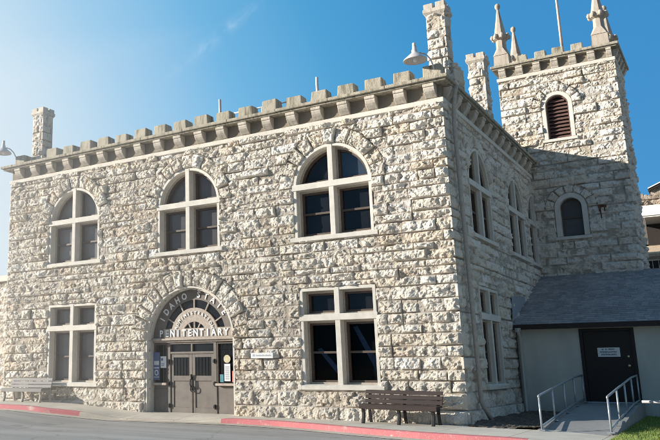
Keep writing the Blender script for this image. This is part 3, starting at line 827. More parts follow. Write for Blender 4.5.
# ------------------------------------------------------------------ annex
A = empty('annex_building', (4.5, AY, 0), 'low stucco annex with a sloping grey shingle roof against the foot of the stone tower', 'building')
DX0, DX1, DZ0, DZ1 = 1.80, 3.04, .33, 2.30
AR = 11.0
m = MB(); m.box(.10, DX0 - .06, AY, AY + .25, -.4, 2.46); m.box(DX1 + .06, AR, AY, AY + .25, -.4, 2.46); m.box(DX0 - .06, DX1 + .06, AY, AY + .25, DZ1 + .06, 2.46); m.box(DX0 - .06, DX1 + .06, AY + .001, AY + .25, -.4, DZ0)
m.box(AR - .25, AR, AY + .25, TWY + 2.6, -.4, 2.46)
m.build('wall', 'stucco', A)
m = MB(); m.box(.104, .26, AY - .035, AY - .002, -.4, 2.44); m.build('corner_board', 'stucco', A)
e0y, e0z, e1y, e1z = 5.28, 2.50, TWY - .02, 4.42
n = 30; sl = (e1z - e0z) / (e1y - e0y)
vv, ff, tt = [], [], []
r = random.Random(5)
for k in range(n):
    y0 = e0y + (e1y - e0y) * k / n; y1 = e0y + (e1y - e0y) * (k + 1.25) / n
    y1 = min(y1, e1y + .02)
    x = -.02 - r.uniform(0, .3) if k else -.02
    x = -.02
    first = True
    while x < AR + .3:
        wd = r.choice((.14, .22, .18)); x2 = min(x + wd if not first else x + r.uniform(.08, .3), AR + .3); first = False
        lift = .026 + r.uniform(-.004, .006); dy = r.uniform(-.006, .006)
        z0 = e0z + (y0 + dy - e0y) * sl + lift; z1 = e0z + (y1 - e0y) * sl + .004
        b0 = len(vv)
        vv += [(x, y0 + dy, z0), (x2 - .004, y0 + dy, z0), (x2 - .004, y1, z1), (x, y1, z1), (x, y0 + dy, z0 - .024), (x2 - .004, y0 + dy, z0 - .024)]
        ff += [[b0, b0 + 1, b0 + 2, b0 + 3], [b0 + 4, b0 + 5, b0 + 1, b0]]; t = r.random(); tt += [t] * 6
        x = x2
me = bpy.data.meshes.new('roof'); me.from_pydata(vv, [], ff); me.update()
at = me.attributes.new('tint', 'FLOAT', 'POINT'); at.data.foreach_set('value', tt)
rf = link('roof', me, 'shingle', A)
m = MB(); m.prism_u([(e0y + .02, e0z - .12), (e0y + .02, e0z - .006), (e1y, e1z - .01), (e1y, e1z - .2)], -.015, AR + .28); m.build('roof_deck', 'fascia', rf)
m = MB(); m.box(-.02, AR + .3, e0y - .03, e0y + .018, e0z - .13, e0z + .012); m.build('fascia', 'fascia', A)
m = MB(); m.prism_u([(TWY - .015, e1z - .03), (TWY - .015, e1z + .035), (TWY + 2.7, 3.2), (TWY + 2.7, 3.05)], TR + .08, AR + .3); m.build('roof_back_slope', 'shingle', rf)
# pale flashing on the prison wall above the eave
m = MB(lambda u, d, v: (.085 - d, u, v)); m.prism([(5.30, 2.62), (5.75, 2.78), (7.2, 3.30), (7.25, 3.50), (5.42, 3.36)], 0, .012); m.build('flashing', 'galv', A)
m = MB(); m.box(DX0 - .058, DX0 + .03, AY - .03, AY + .1, DZ0, DZ1 + .06); m.box(DX1 - .03, DX1 + .058, AY - .03, AY + .1, DZ0, DZ1 + .06); m.box(DX0 + .03, DX1 - .03, AY - .028, AY + .1, DZ1 - .03, DZ1 + .06)
df = m.build('door_frame', 'darkdoor', A, bevel=.005)
m = MB(); m.box(DX0 + .03, DX1 - .03, AY + .03, AY + .08, DZ0 + .03, DZ1 - .03)
dr = m.build('door', 'darkdoor', A, bevel=.004)
m = MB(); m.lathe([(.045, 0), (.045, .015), (.018, .02), (.018, .055), (.04, .065), (.045, .085), (.03, .105), (.005, .11)], 0, 0, 12)
for i_, v in enumerate(m.v): m.v[i_] = (DX1 - .14 + v[0], AY + .03 - v[2], 1.33 + v[1])
m.build('door_knob', 'brass', dr, smooth=True)
m = MB(); m.lathe([(.03, 0), (.03, .012), (.015, .02), (.003, .021)], 0, 0, 10)
for i_, v in enumerate(m.v): m.v[i_] = (DX1 - .14 + v[0], AY + .03 - v[2], 1.58 + v[1])
m.build('deadbolt', 'brass', dr)
m = MB(); m.box(DX0 - .05, DX1 + .05, AY - .06, AY + .08, DZ0 - .02, DZ0 + .03); m.build('door_sill', 'galv', A)
# gutter outlet at the left end of the eave
m = MB(); m.tube([(.20, e0y - .02, 2.40), (.20, e0y + .0, 2.28), (.185, AY - .08, 2.18), (.185, AY - .08, .05), (.185, AY - .22, .02)], .045, 10)
dsp = m.build('annex_downspout', 'stucco', A, smooth=True)
m = MB(); m.box(.12, .28, e0y - .04, e0y + .06, 2.30, 2.42); m.build('outlet_box', 'pipe', dsp)
# notice on the annex door
ns = empty('notice_sign', (2.44, AY, 1.70), 'small white sign with three dark printed lines fixed to the black annex door', 'sign')
m = MB(); m.box(2.16, 2.71, AY + .018, AY + .029, 1.575, 1.825); m.build('sign_board', 'paper', ns)
m = MB(); r = random.Random(9)
for zc, words in ((1.778, ((2.27, 2.33), (2.355, 2.41), (2.44, 2.60))), (1.706, ((2.225, 2.64),)), (1.634, ((2.25, 2.63),))):
    for a, b_ in words:
        x = a
        while x < b_ - .02:
            w_ = r.uniform(.014, .024); h_ = .021
            k = r.randrange(3)
            m.box(x, x + w_ * .35, AY + .0145, AY + .0175, zc - h_, zc + h_)
            if k != 1: m.box(x + w_ * .36, x + w_, AY + .0145, AY + .0175, zc + h_ - .010, zc + h_)
            if k != 2: m.box(x + w_ * .36, x + w_, AY + .0145, AY + .0175, zc - .005, zc + .005)
            if k != 0: m.box(x + w_ * .70, x + w_, AY + .0150, AY + .0176, zc - h_, zc + .004)
            x += w_ + .009
m.build('printed_lines', 'ink', ns)

# ------------------------------------------------------------------ ground
GX = [-60, -15, -12.4, -10.2, -9.3, -6.2, -2.5, 0, 1.6, 3, 4.5, 9, 60]; GZ = [.32, .25, .22, .06, 0, 0, -.02, -.035, -.05, -.11, -.17, -.25, -.3]
def zs(x): return float(np.interp(x, GX, GZ))
KX = [-60, -13.3, -11.6, -10.4, -9.3, -8.2, -6.8, -5.6, -4.4, -3.2, -1.6, -.3, .8, 3, 60]
KY = [-2.5, -2.35, -2.2, -1.85, -1.5, -1.38, -1.22, -1.15, -1.28, -1.65, -2.28, -2.66, -2.8, -2.85, -2.9]
def ky(x): return float(np.interp(x, KX, KY))
def zk(x):     # kerb top: dips at the entrance ramp
    dip = .5 * (math.tanh((x + 9.9) * 2.2) - math.tanh((x + 6.35) * 2.2)) * .10
    return zs(x) - dip
def strip(name, xs, rows, mat, kind='structure', parent=None):
    """rows: list of functions x -> (y, z), near to far"""
    v = []; f = []
    for x in xs:
        for g in rows: y, z = g(x); v.append((x, y, z))
    n = len(rows)
    for i in range(len(xs) - 1):
        for j in range(n - 1):
            a = i * n + j; f.append([a, a + n, a + n + 1, a + 1])
    me = bpy.data.meshes.new(name); me.from_pydata(v, [], f); me.update()
    o = link(name, me, mat, parent)
    if kind: o['kind'] = kind
    return o
XS = sorted(set([-60, -40, -30, -24, -20] + [round(-18 + .25 * i, 3) for i in range(92)] + [6, 8, 10, 15, 25, 40, 60]))
strip('sidewalk', XS, [lambda x: (ky(x) + .15, zk(x)), lambda x: (ky(x) * .6 - .0, zk(x) * .4 + zs(x) * .6), lambda x: (-.25, zs(x)), lambda x: (.7, zs(x) + .01)], 'concrete')
strip('road', XS, [lambda x: (-60, zs(x) - .5), lambda x: (-14, zs(x) - .22), lambda x: (-6, zs(x) - .14), lambda x: (ky(x) - .6, zs(x) - .15), lambda x: (ky(x) + .05, zs(x) - .14)], 'asphalt')
def kerb(name, x0, x1, mat):
    xs = [x for x in XS if x0 < x < x1]; xs = [x0] + xs + [x1]
    o = strip(name, xs, [lambda x: (ky(x) - .035, zs(x) - .16), lambda x: (ky(x) - .02, zk(x) - .03), lambda x: (ky(x) - .005, zk(x) - .006), lambda x: (ky(x) + .03, zk(x) + .002), lambda x: (ky(x) + .16, zk(x) + .003)], mat)
    return o
kerb('kerb', -60, -10.45, 'red'); kerb('kerb', -10.45, -6.05, 'kerbconc'); kerb('kerb', -6.05, 1.9, 'red'); kerb('kerb', 1.9, 60, 'kerbconc')
strip('gutter', XS, [lambda x: (ky(x) - .42, zs(x) - .138), lambda x: (ky(x) - .03, zs(x) - .125)], 'kerbconc')
m = MB(); v = [(-4000, -4000, -1.2), (4000, -4000, -1.2), (4000, 4000, -1.2), (-4000, 4000, -1.2)]
me = bpy.data.meshes.new('ground'); me.from_pydata(v, [], [[0, 1, 2, 3]]); tag(link('ground', me, 'earth'), kind='structure')
# soil between prison wall and ramp
rs = random.Random(3)
def grid_patch(name, x0, x1, y0, y1, fz, mat, step=.12, jit=.02, kind='structure'):
    nx = int((x1 - x0) / step) + 1; ny = int((y1 - y0) / step) + 1; v = []; f = []
    for j in range(ny + 1):
        for i in range(nx + 1):
            x = x0 + (x1 - x0) * i / nx; y = y0 + (y1 - y0) * j / ny; v.append((x, y, fz(x, y) + rs.uniform(-jit, jit)))
    for j in range(ny):
        for i in range(nx):
            a = j * (nx + 1) + i; f.append([a, a + 1, a + nx + 2, a + nx + 1])
    me = bpy.data.meshes.new(name); me.from_pydata(v, [], f); me.update()
    o = link(name, me, mat); o['kind'] = kind; return o
grid_patch('flower_bed_soil', .08, 1.66, -.42, AY, lambda x, y: zs(x) + .03 + .012 * max(0, y) + .05 * math.sin(3.1 * x + 1.7 * y) * math.sin(2.3 * y), 'soil', step=.07, jit=.028)
LZ = lambda x, y: zs(x) + .012 + max(0, y + 1.2) * .016
lawn = grid_patch('lawn_soil', 3.22, 14, -2.68, AY, LZ, 'grassbase', .2, .006)
# grass blades, uncountable
v = []; f = []; tt = []
for k in range(52000):
    x = 3.2 + (rs.random() ** 1.6) * 5.0; y = -2.62 + rs.random() ** 1.3 * 7.9
    z = LZ(x, y) - .004; h = rs.uniform(.03, .075); a = rs.uniform(0, 2 * PI); w_ = rs.uniform(.004, .008); l = rs.uniform(0, .04); b = rs.uniform(0, 2 * PI)
    i0 = len(v); dx, dy = math.cos(a) * w_, math.sin(a) * w_
    v += [(x - dx, y - dy, z), (x + dx, y + dy, z), (x + l * math.cos(b), y + l * math.sin(b), z + h)]; f.append([i0, i0 + 1, i0 + 2]); t = rs.random(); tt += [t] * 3
me = bpy.data.meshes.new('grass'); me.from_pydata(v, [], f); me.update()
at = me.attributes.new('tint', 'FLOAT', 'POINT'); at.data.foreach_set('value', tt)
tag(link('grass', me, 'grass'), 'short green lawn grass beside the ramp', 'grass', kind='stuff')

# ------------------------------------------------------------------ ramp and railings
RX0, RX1 = 1.72, 3.05
RY = [-.55, 1.0, 2.5, 4.0, 5.42]; RZ = [-.06, .06, .17, .28, .33]
def rz(y): return float(np.interp(y, RY, RZ))
R = empty('entrance_ramp', ((RX0 + RX1) / 2, -.5, zs(2.4)), 'sloping grey concrete ramp leading up to the black annex door', 'ramp')
m = MB()
ys = [-.55, 1.0, 2.5, 4.0, AY - .07]
for k in range(4):
    a, b_ = ys[k], ys[k + 1]
    za, zb_ = rz(a) + (-.055 if k == 0 else 0), rz(b_)
    m.hexa([(RX0 - .04, a, -.5), (RX1 + .04, a, -.5), (RX1 + .04, b_, -.5), (RX0 - .04, b_, -.5), (RX0 - .04, a, za), (RX1 + .04, a, za), (RX1 + .04, b_, zb_), (RX0 - .04, b_, zb_)])
m.build('deck', 'deck', R)
for x in (RX0 - .10, RX1 + .0):
    m = MB()
    for k in range(4):
        a, b_ = ys[k], ys[k + 1]
        m.hexa([(x, a, -.5), (x + .1, a, -.5), (x + .1, b_, -.5), (x, b_, -.5), (x, a, rz(a) + .02), (x + .1, a, rz(a) + .02), (x + .1, b_, rz(b_) + .06), (x, b_, rz(b_) + .06)])
    m.build('side_kerb', 'deck', R)
def railing(x, label):
    g = empty('ramp_railing', (x, RY[0], rz(RY[0])), label, 'railing', 'steel railings of the ramp')
    top = lambda y: rz(y) + .745
    for k, y in enumerate(RY):
        m = MB(); m.tube([(x, y, rz(y) - .02), (x, y, top(y))], .022, 10)
        p = m.build('post', 'galv', g, smooth=True)
        m = MB(); m.box(x - .07, x + .07, y - .07, y + .07, rz(y) + .015, rz(y) + .034); m.build('foot_plate', 'galv', p)
    m = MB(); m.tube([(x, RY[0] - .03, top(RY[0]) - .03), (x, RY[0], top(RY[0]))] + [(x, y, top(y)) for y in RY[1:]], .025, 10); m.build('handrail', 'galv', g, smooth=True)
    m = MB(); m.tube([(x, y, rz(y) + .10) for y in RY], .022, 8); m.build('bottom_rail', 'galv', g, smooth=True)
railing(RX0, 'grey steel pipe railing on the left side of the annex ramp, by the soil bed')
railing(RX1, 'grey steel pipe railing on the right side of the annex ramp, next to the lawn')
hr = empty('lawn_rail', (5.0, 1.4, zs(5)), 'horizontal white pipe rail standing over the lawn at the right end of the scene', 'railing')
m = MB(); m.tube([(3.48, 1.4, .53), (6.6, 1.4, .55)], .03, 10); m.build('handrail', 'whitemetal', hr, smooth=True)
for x in (4.35, 6.5):
    m = MB(); m.tube([(x, 1.4, zs(x) - .05), (x, 1.4, .54)], .028, 10); m.build('post', 'whitemetal', hr, smooth=True)

# ------------------------------------------------------------------ benches
def bench(loc, rz_, label, L, wood, leg, tilt=0):
    g = empty('park_bench', loc, label, 'bench', 'benches along the prison front'); g.rotation_euler = (0, tilt, rz_)
    def part(mb, name, mat, **kw):
        me = mb.mesh(name); me.materials.append(M[mat]); o = bpy.data.objects.new(name, me); COL.objects.link(o); o.parent = g
        if kw.get('bevel'):
            b = o.modifiers.new('bevel', 'BEVEL'); b.width = kw['bevel']; b.segments = 2
        return o
    # local: x along, -y to the street
    for k in range(3):
        y = -.48 + k * .135
        m = MB(); m.box(-L / 2, L / 2, y, y + .125, .40, .44); part(m, 'seat_slat', wood, bevel=.008)
    m = MB(); m.box(-L / 2 + .01, L / 2 - .01, -.505, -.478, .325, .425); part(m, 'seat_slat', wood, bevel=.008)
    for k in range(3):
        z = .455 + k * .108; y = -.075 + k * .03
        m = MB(); m.hexa([(-L / 2, y, z), (L / 2, y, z), (L / 2, y + .035, z), (-L / 2, y + .035, z), (-L / 2, y + .026, z + .094), (L / 2, y + .026, z + .094), (L / 2, y + .061, z + .094), (-L / 2, y + .061, z + .094)]); part(m, 'back_slat', wood, bevel=.008)
    for x in (-L / 2 + .09, .02, L / 2 - .12):
        m = MB()
        hx = .035
        def bar(pts, w0):
            for (y0, z0), (y1, z1) in zip(pts, pts[1:]):
                dy, dz = y1 - y0, z1 - z0; l = math.hypot(dy, dz); ny, nz = -dz / l * w0, dy / l * w0
                m.hexa([(x - hx, y0 - ny, z0 - nz), (x + hx, y0 - ny, z0 - nz), (x + hx, y0 + ny, z0 + nz), (x - hx, y0 + ny, z0 + nz), (x - hx, y1 - ny, z1 - nz), (x + hx, y1 - ny, z1 - nz), (x + hx, y1 + ny, z1 + nz), (x - hx, y1 + ny, z1 + nz)])
        bar([(-.47, -.02), (-.42, .10), (-.40, .24), (-.46, .40)], .042)
        bar([(-.46, .375), (-.05, .375)], .028)
        bar([(.07, -.02), (.02, .12), (-.01, .26), (.0, .42), (.085, .745)], .03)
        part(m, 'leg', leg, bevel=.01)
    return g
bench((-1.37, -.36, -.015), math.radians(0), 'dark brown slatted bench with black legs under the right lower window', 1.90, 'bwood', 'blackleg', math.radians(.7))
bench((-13.95, -.36, .235), math.radians(0), 'weathered grey slatted bench with pale legs at the left end of the prison front', 1.88, 'gwood', 'paleleg')

# ------------------------------------------------------------------ lamps on the parapet
def lamp(x, y, z, label):
    g = empty('gooseneck_lamp', (x, y, z), label, 'lamp', 'gooseneck lamps on the parapet')
    def part(mb, name, mat):
        me = mb.mesh(name); me.materials.append(M[mat]); me.polygons.foreach_set('use_smooth', [True] * len(me.polygons)); o = bpy.data.objects.new(name, me); COL.objects.link(o); o.parent = g
    m = MB(); m.tube([(0, .22, -.13), (0, .10, .0), (0, .02, .18), (-.03, -.08, .34), (-.10, -.18, .45), (-.20, -.24, .50), (-.31, -.26, .50)], .02, 10); part(m, 'arm', 'whitemetal')
    m = MB(); m.lathe([(.055, .70), (.06, .62), (.075, .60), (.075, .54), (.10, .51), (.20, .42), (.285, .345), (.30, .31), (.295, .305), (.27, .33), (.18, .40), (.07, .47), (.03, .48)], -.36, -.27, 24, closed=False); part(m, 'lamp_shade', 'whitemetal')
    m = MB(); m.lathe([(.02, .80), (.045, .79), (.05, .70), (.04, .68)], -.36, -.27, 14); part(m, 'socket_cap', 'whitemetal')
    m = MB(); m.lathe([(.008, .27), (.045, .29), (.06, .34), (.045, .40), (.03, .46)], -.36, -.27, 12); part(m, 'bulb', 'paper')
    m = MB(); m.box(-.06, .06, .18, .24, -.16, -.04); part(m, 'mounting_plate', 'galv')
lamp(-.04, -.30, 8.67, 'white gooseneck lamp beside the right corner chimney on the roof edge')
lamp(-15.22, -.30, 8.68, 'white gooseneck lamp at the left end of the roof edge near the left chimney')
# vent pipes and pale rail behind the battlements
for x, z, lb in ((-7.12, 9.70, 'short pale vent pipe behind the battlements left of the middle of the roof'), (-3.75, 9.70, 'short pale vent pipe behind the battlements, the one nearer the right lamp')):
    g = empty('vent_pipe', (x, .8, ZCB + .1), lb, 'vent pipe', 'vent pipes on the roof')
    m = MB(); m.lathe([(.045, ZCB + .1), (.045, z)], x, .8, 12); m.build('pipe', 'whitemetal', g, smooth=False)
    m = MB(); m.lathe([(.12, ZCB + .1), (.07, ZCB + .2), (.05, ZCB + .26)], x, .8, 12); m.build('collar', 'roofing', g)
g = empty('roof_rail', (-5.3, .55, ZCB + .1), 'long pale pipe rail running behind the battlements of the prison roof', 'railing')
m = MB(); m.tube([(-6.72, .55, 9.05), (-4.25, .55, 9.05)], .024, 10); m.build('rail', 'rail', g, smooth=True)
for k in range(5):
    x = -6.66 + k * .59; m = MB(); m.tube([(x, .55, ZCB + .1), (x, .55, 9.05)], .018, 8); m.build('post', 'rail', g, smooth=True)

# ------------------------------------------------------------------ drainpipe, plaque, posters
g = empty('drainpipe', (.15, .8, 0), 'beige drainpipe running down the shaded side wall near the corner', 'drainpipe')
m = MB(); m.tube([(.32, .36, 8.43), (.26, .38, 8.2), (.20, .40, 7.85), (.17, .42, 7.4), (.16, .78, .50), (.19, .82, .38), (.25, .90, .22), (.30, 1.05, .02)], .055, 12); m.build('pipe', 'pipe', g, smooth=True)
for z in (6.6, 4.7, 2.9, 1.2):
    y = .42 + (7.4 - z) / 6.9 * .36
    m = MB(); m.lathe([(.066, z - .03), (.066, z + .03)], .16, y, 14); m.box(.0, .12, y - .03, y + .03, z - .02, z + .02); m.build('bracket', 'pipe', g)
pl = MB(); pl.box(-5.68, -4.99, -.155, -.13, 1.56, 1.71)
pq = empty('wall_plaque', (-5.33, -.1, 1.63), 'small white rectangular plaque on the stone wall right of the entrance', 'plaque')
pl.build('board', 'paper', pq, bevel=.004)
m = MB(); m.box(-5.62, -5.56, -.160, -.157, 1.615, 1.665)
for k in range(14): 
    x = -5.52 + k * .035; m.box(x, x + .022, -.159, -.157, 1.62, 1.65 if k % 3 else 1.66)
m.build('printed_line', mat_plain('faint_grey_ink', (.5, .5, .52), .7), pq)
def poster(name, x0, x1, z0, z1, mat, label, extra=None, y=EY + .004):
    g = empty(name, ((x0 + x1) / 2, y, z0), label, 'poster', 'papers in the entrance windows')
    m = MB(); m.box(x0, x1, y - .006, y, z0, z1); m.build('sheet', mat, g)
    if extra: extra(g, y)
def ex1(g, y):
    m = MB(); m.box(-9.365, -9.175, y - .011, y - .008, 1.40, 1.52); m.build('white_patch', 'paper', g)
    m = MB(); m.ring([(-9.27 + .075 * math.cos(a), 1.17 + .085 * math.sin(a)) for a in [2 * PI * k / 20 for k in range(20)]], [(-9.27 + .043 * math.cos(a), 1.17 + .052 * math.sin(a)) for a in [2 * PI * k / 20 for k in range(20)]], y - .011, y - .008); m.build('printed_ring', 'paper', g)
    m = MB(); m.box(-9.37, -9.17, y - .011, y - .008, 1.30, 1.33); m.box(-9.37, -9.17, y - .011, y - .008, 1.03, 1.05); m.build('printed_line', 'paper', g)
poster('poster', -9.39, -9.15, .95, 1.78, 'bluepaper', 'tall blue poster with white ring in the left entrance window', ex1)
def ex2(g, y):
    m = MB(); m.box(-9.10, -9.02, y - .010, y - .007, 1.53, 1.60); m.box(-9.10, -8.97, y - .010, y - .007, 1.42, 1.44); m.box(-9.10, -8.99, y - .010, y - .007, 1.37, 1.385); m.build('printed_line', 'bluepaper', g)
poster('poster', -9.12, -8.90, 1.31, 1.66, 'paper', 'white notice with blue print beside the tall blue poster', ex2)
def ex3(g, y):
    m = MB(); m.prism([(-6.73 + .115 * math.cos(a), 1.56 + .115 * math.sin(a)) for a in [2 * PI * k / 24 for k in range(24)]], y - .011, y - .007); m.build('round_emblem', 'tancard', g)
    m = MB()
    for k in range(7): m.box(-6.80, -6.66, y - .0105, y - .0075, .99 + k * .055, 1.005 + k * .055)
    m.build('printed_line', 'ink', g)
poster('poster', -6.83, -6.63, .93, 1.42, 'paper', 'white hours card with a round tan emblem in the right entrance window', ex3)
poster('poster', -6.57, -6.46, .90, 1.22, 'redcard', 'small red card at the right edge of the right entrance window')
poster('poster', -6.98, -6.86, .90, 1.12, 'teal', 'small teal card at the left edge of the right entrance window')

# ------------------------------------------------------------------ perimeter wall at left
g = empty('perimeter_wall', (-24, 1.0, 0), 'long lower stone prison wall continuing left of the main block', 'wall')
rough_wall('wall', lambda u, d, v: (u, 1.0 + d, v), -34, -W - .02, 0, 4.52, .05, seed=91, parent=g, amp=.9)
m = MB(); m.box(-34, -W - .02, .82, 1.7, 4.52, 4.74); m.build('coping', 'belt', g, bevel=.02)
m = MB(); m.box(-34, -W - .02, 1.08, 1.6, 0, 4.52); m.build('core', 'rock', g)

# ------------------------------------------------------------------ building behind, right
g = empty('cell_house', (8, 20, 0), 'sunlit stone building with a white porch roof far behind the annex at the right edge', 'building')
rough_wall('wall', lambda u, d, v: (u, 20 + d, v), 1.5, 16, 3, 8.5, .05, seed=95, parent=g, amp=1.6, mat='rockdark')
gab = MB(); gab.prism([(2.95, 8.5), (16, 8.5), (9, 11.4), (3.1, 8.86)], 20.0, 20.5); gab.build('gable', 'rockdark', g)
for zz, mt_, th, yy in ((0, 'fascia', .10, 19.86), (.10, 'whitewash', .045, 19.82)):
    m = MB(); m.hexa([(2.98, yy, 8.80 + zz), (9.2, yy, 11.5 + zz), (9.2, 26, 11.5 + zz), (2.98, 26, 8.80 + zz), (2.98, yy, 8.80 + zz + th), (9.2, yy, 11.5 + zz + th), (9.2, 26, 11.5 + zz + th), (2.98, 26, 8.80 + zz + th)]); m.build('roof' if th == .10 else 'roof_edge', mt_, g)
rb = random.Random(8)
for k in range(9):
    x = 2.3 + k * .14; m = MB(); m.frustum(x, 20.05, 8.45, .10, .14, 8.60 + rb.uniform(-.02, .14), rb.uniform(.04, .09), .1); m.build('coping_stone', 'rockdark', g, bevel=.03)
m = MB(); m.box(2.5, 15, 17.6, 19.8, 7.30, 7.36); m.box(2.5, 15, 17.55, 17.6, 7.36, 7.78)
m.build('porch_roof', 'whitewash', g)
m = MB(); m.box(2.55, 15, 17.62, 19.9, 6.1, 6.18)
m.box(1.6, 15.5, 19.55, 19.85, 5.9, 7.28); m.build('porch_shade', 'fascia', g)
for x in (2.75, 4.6, 6.8):
    m = MB(); m.box(x, x + .14, 17.62, 17.76, 3, 7.3); m.build('porch_post', 'doordark', g)
m = MB(); m.hexa([(2.3, 16.4, 5.55), (15, 16.4, 5.55), (15, 17.6, 6.02), (2.3, 17.6, 6.02), (2.3, 16.4, 5.65), (15, 16.4, 5.65), (15, 17.6, 6.12), (2.3, 17.6, 6.12)]); m.build('lean_to_roof', 'tanroof', g)
m = MB(); m.box(2.3, 15, 16.9, 17.2, 0, 5.6); m.build('lean_to_wall', 'stucco', g)
for x in (2.72, 4.3):
    m = MB(); m.ring(rect_poly(x, x + .75, 4.4, 5.48), rect_poly(x + .06, x + .69, 4.46, 5.42), 16.84, 16.92)
    for k in (1, 2): m.box(x + .05 + k * .21, x + .07 + k * .21, 16.85, 16.9, 4.46, 5.42)
    m.box(x + .06, x + .69, 16.855, 16.895, 4.98, 5.0)
    w_ = m.build('window', 'whitewash', g); m = MB(); m.box(x + .06, x + .69, 16.88, 16.895, 4.46, 5.42); m.build('pane', 'glass', w_)
r = random.Random(4)

# ------------------------------------------------------------------ scatter volume added to stand in for lens glare at left
hm = bpy.data.materials.new('glare_scatter'); hm.use_nodes = True; hn = hm.node_tree; hn.nodes.clear()
ho = hn.nodes.new('ShaderNodeOutputMaterial'); hv_ = hn.nodes.new('ShaderNodeVolumeScatter'); hv_.inputs['Density'].default_value = .024; hv_.inputs['Anisotropy'].default_value = .25; hv_.inputs['Color'].default_value = (.99, .99, 1, 1)
hn.links.new(hv_.outputs[0], ho.inputs['Volume'])
m = MB(); pf = [(-6, -.75), (-23, -.75), (-23, -22), (-19, -24)]
i0 = [m.pt((x, y, -.15)) for x, y in pf]; i1 = [m.pt((x, y, 11.5 + (y + .75) * .27)) for x, y in pf]
m.f += [i0[::-1], i1] + [[i0[k], i0[(k + 1) % 4], i1[(k + 1) % 4], i1[k]] for k in range(4)]
hz_o = link('glare_wedge', m.mesh('glare_wedge'), hm); hz_o['kind'] = 'structure'

# ------------------------------------------------------------------ light and sky
K = 1.65; sd = Vector((K, 1.0, -.347 * K))
sun = bpy.data.lights.new('sun', 'SUN'); sun.energy = 5.0; sun.angle = math.radians(.5); sun.color = (1, .935, .825)
so = bpy.data.objects.new('sun', sun); COL.objects.link(so); so.rotation_euler = sd.to_track_quat('-Z', 'Y').to_euler()
ts = -sd.normalized(); elev = math.asin(ts.z)
wd = bpy.data.worlds.new('World'); scene.world = wd; wd.use_nodes = True
nt = wd.node_tree; bg = nt.nodes['Background']; bg.inputs['Strength'].default_value = .0845
sky = N(nt, 'ShaderNodeTexSky', sky_type='NISHITA', sun_disc=False); sky.sun_elevation = elev; sky.sun_rotation = math.atan2(ts.x, ts.y)
sky.air_density = 1.0; sky.dust_density = .6; sky.ozone_density = 2.5; sky.altitude = 800
tc = N(nt, 'ShaderNodeTexCoord'); nrm = N(nt, 'ShaderNodeVectorMath', operation='NORMALIZE'); nt.links.new(tc.outputs['Generated'], nrm.inputs[0])
# sunward haze: brighter, whiter sky towards the left (sun side)
def dot(dirv):
    d = N(nt, 'ShaderNodeVectorMath', operation='DOT_PRODUCT'); nt.links.new(nrm.outputs['Vector'], d.inputs[0]); d.inputs[1].default_value = Vector(dirv).normalized(); return d.outputs['Value']
side = dot((-.92, .12, -.10))
S15 = lambda c: tuple(x / .15 for x in c)
sm_ = N(nt, 'ShaderNodeMapRange', inp={'From Min': -1.0, 'From Max': 1.0}); nt.links.new(side, sm_.inputs['Value'])
f = lambda d: (d + 1) / 2
grad = ramp(nt, sm_.outputs['Result'], [(f(-.9), (.30, .45, .60)), (f(-.3), (.15, .35, .60)), (f(.10), (.038, .275, .62)), (f(.33), (.042, .31, .65)), (f(.43), (.075, .38, .71)), (f(.54), (.18, .51, .82)), (f(.64), (.40, .68, .91)), (f(.71), (.64, .83, .96)), (f(.79), (.84, .94, 1.0)), (f(.92), (.36, .41, .46))])
gs = N(nt, 'ShaderNodeVectorMath', operation='SCALE'); nt.links.new(grad, gs.inputs[0]); gs.inputs['Scale'].default_value = 1 / .15
c = mix(nt, .86, sky.outputs['Color'], gs.outputs['Vector'])
bk = dot((0, 1, .12)); bkr = ramp(nt, bk, [(-.1, (.60, .60, .60)), (.34, (1, 1, 1))])
c = mix(nt, 1.0, c, bkr, 'MULTIPLY')
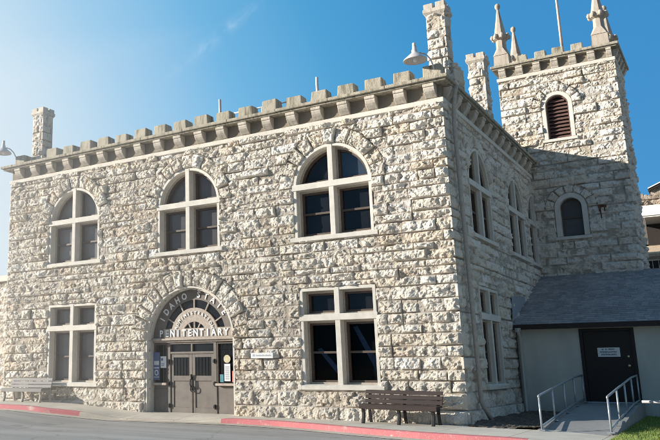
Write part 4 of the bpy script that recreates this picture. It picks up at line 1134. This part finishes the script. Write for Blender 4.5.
# faint wisp of a contrail, high on the left
d1 = Vector((-.5393, .7624, .3576)); d2 = Vector((-.4259, .7929, .4358))
across = dot(d1.cross(d2)); along = dot((d2 - d1)); mid = ((d1 + d2) / 2)
pos_ = mid.normalized().dot((d2 - d1).normalized())
ab = N(nt, 'ShaderNodeMath', operation='ABSOLUTE'); nt.links.new(across, ab.inputs[0])
wn = N(nt, 'ShaderNodeTexNoise', inp={'Scale': 34.0, 'Detail': 6.0, 'Roughness': .7, 'Distortion': .6}); nt.links.new(nrm.outputs['Vector'], wn.inputs['Vector'])
wid = ramp(nt, ab.outputs[0], [(0, (1, 1, 1)), (.004, (.5, .5, .5)), (.012, (0, 0, 0))])
al = N(nt, 'ShaderNodeMath', operation='SUBTRACT'); nt.links.new(along, al.inputs[0]); al.inputs[1].default_value = pos_
al2 = N(nt, 'ShaderNodeMath', operation='ABSOLUTE'); nt.links.new(al.outputs[0], al2.inputs[0])
ln = ramp(nt, al2.outputs[0], [(.02, (1, 1, 1)), (.085, (0, 0, 0))])
wf = mix(nt, 1.0, mix(nt, 1.0, wid, ln, 'MULTIPLY'), ramp(nt, wn.outputs['Fac'], [(.4, (0, 0, 0)), (.68, (.28, .28, .28))]), 'MULTIPLY')
c = mix(nt, wf, c, (5.6, 6.3, 6.7))
nt.links.new(c, bg.inputs['Color'])

# ------------------------------------------------------------------ camera
cam = bpy.data.cameras.new('camera'); co = bpy.data.objects.new('camera', cam); COL.objects.link(co)
cx, cy, f_ = 165.716, 194.188, 791.34
yaw, pit, rol = [math.radians(a) for a in (35.629, 12.458, -.166)]
Fw = Vector((-math.sin(yaw) * math.cos(pit), math.cos(yaw) * math.cos(pit), math.sin(pit))); Rt = Vector((math.cos(yaw), math.sin(yaw), 0)); Up = Rt.cross(Fw)
R2 = Rt * math.cos(rol) + Up * math.sin(rol); U2 = -Rt * math.sin(rol) + Up * math.cos(rol)
mt = Matrix((R2, U2, -Fw)).transposed().to_4x4(); mt.translation = (5.503, -19.804, 1.28); co.matrix_world = mt
cam.sensor_fit = 'HORIZONTAL'; cam.sensor_width = 36; cam.lens = f_ / 660 * 36
cam.shift_x = (330 - cx) / 660; cam.shift_y = (cy - 220) / 660
cam.clip_end = 12000; cam.clip_start = .1
scene.camera = co
scene.cycles.filter_width = 1.0
scene.cycles.film_exposure = 1.78      # the photograph is exposed bright
scene.view_settings.view_transform = 'Standard'; scene.view_settings.look = 'None'; scene.view_settings.exposure = 0
scene.render.resolution_x = 1024; scene.render.resolution_y = 683
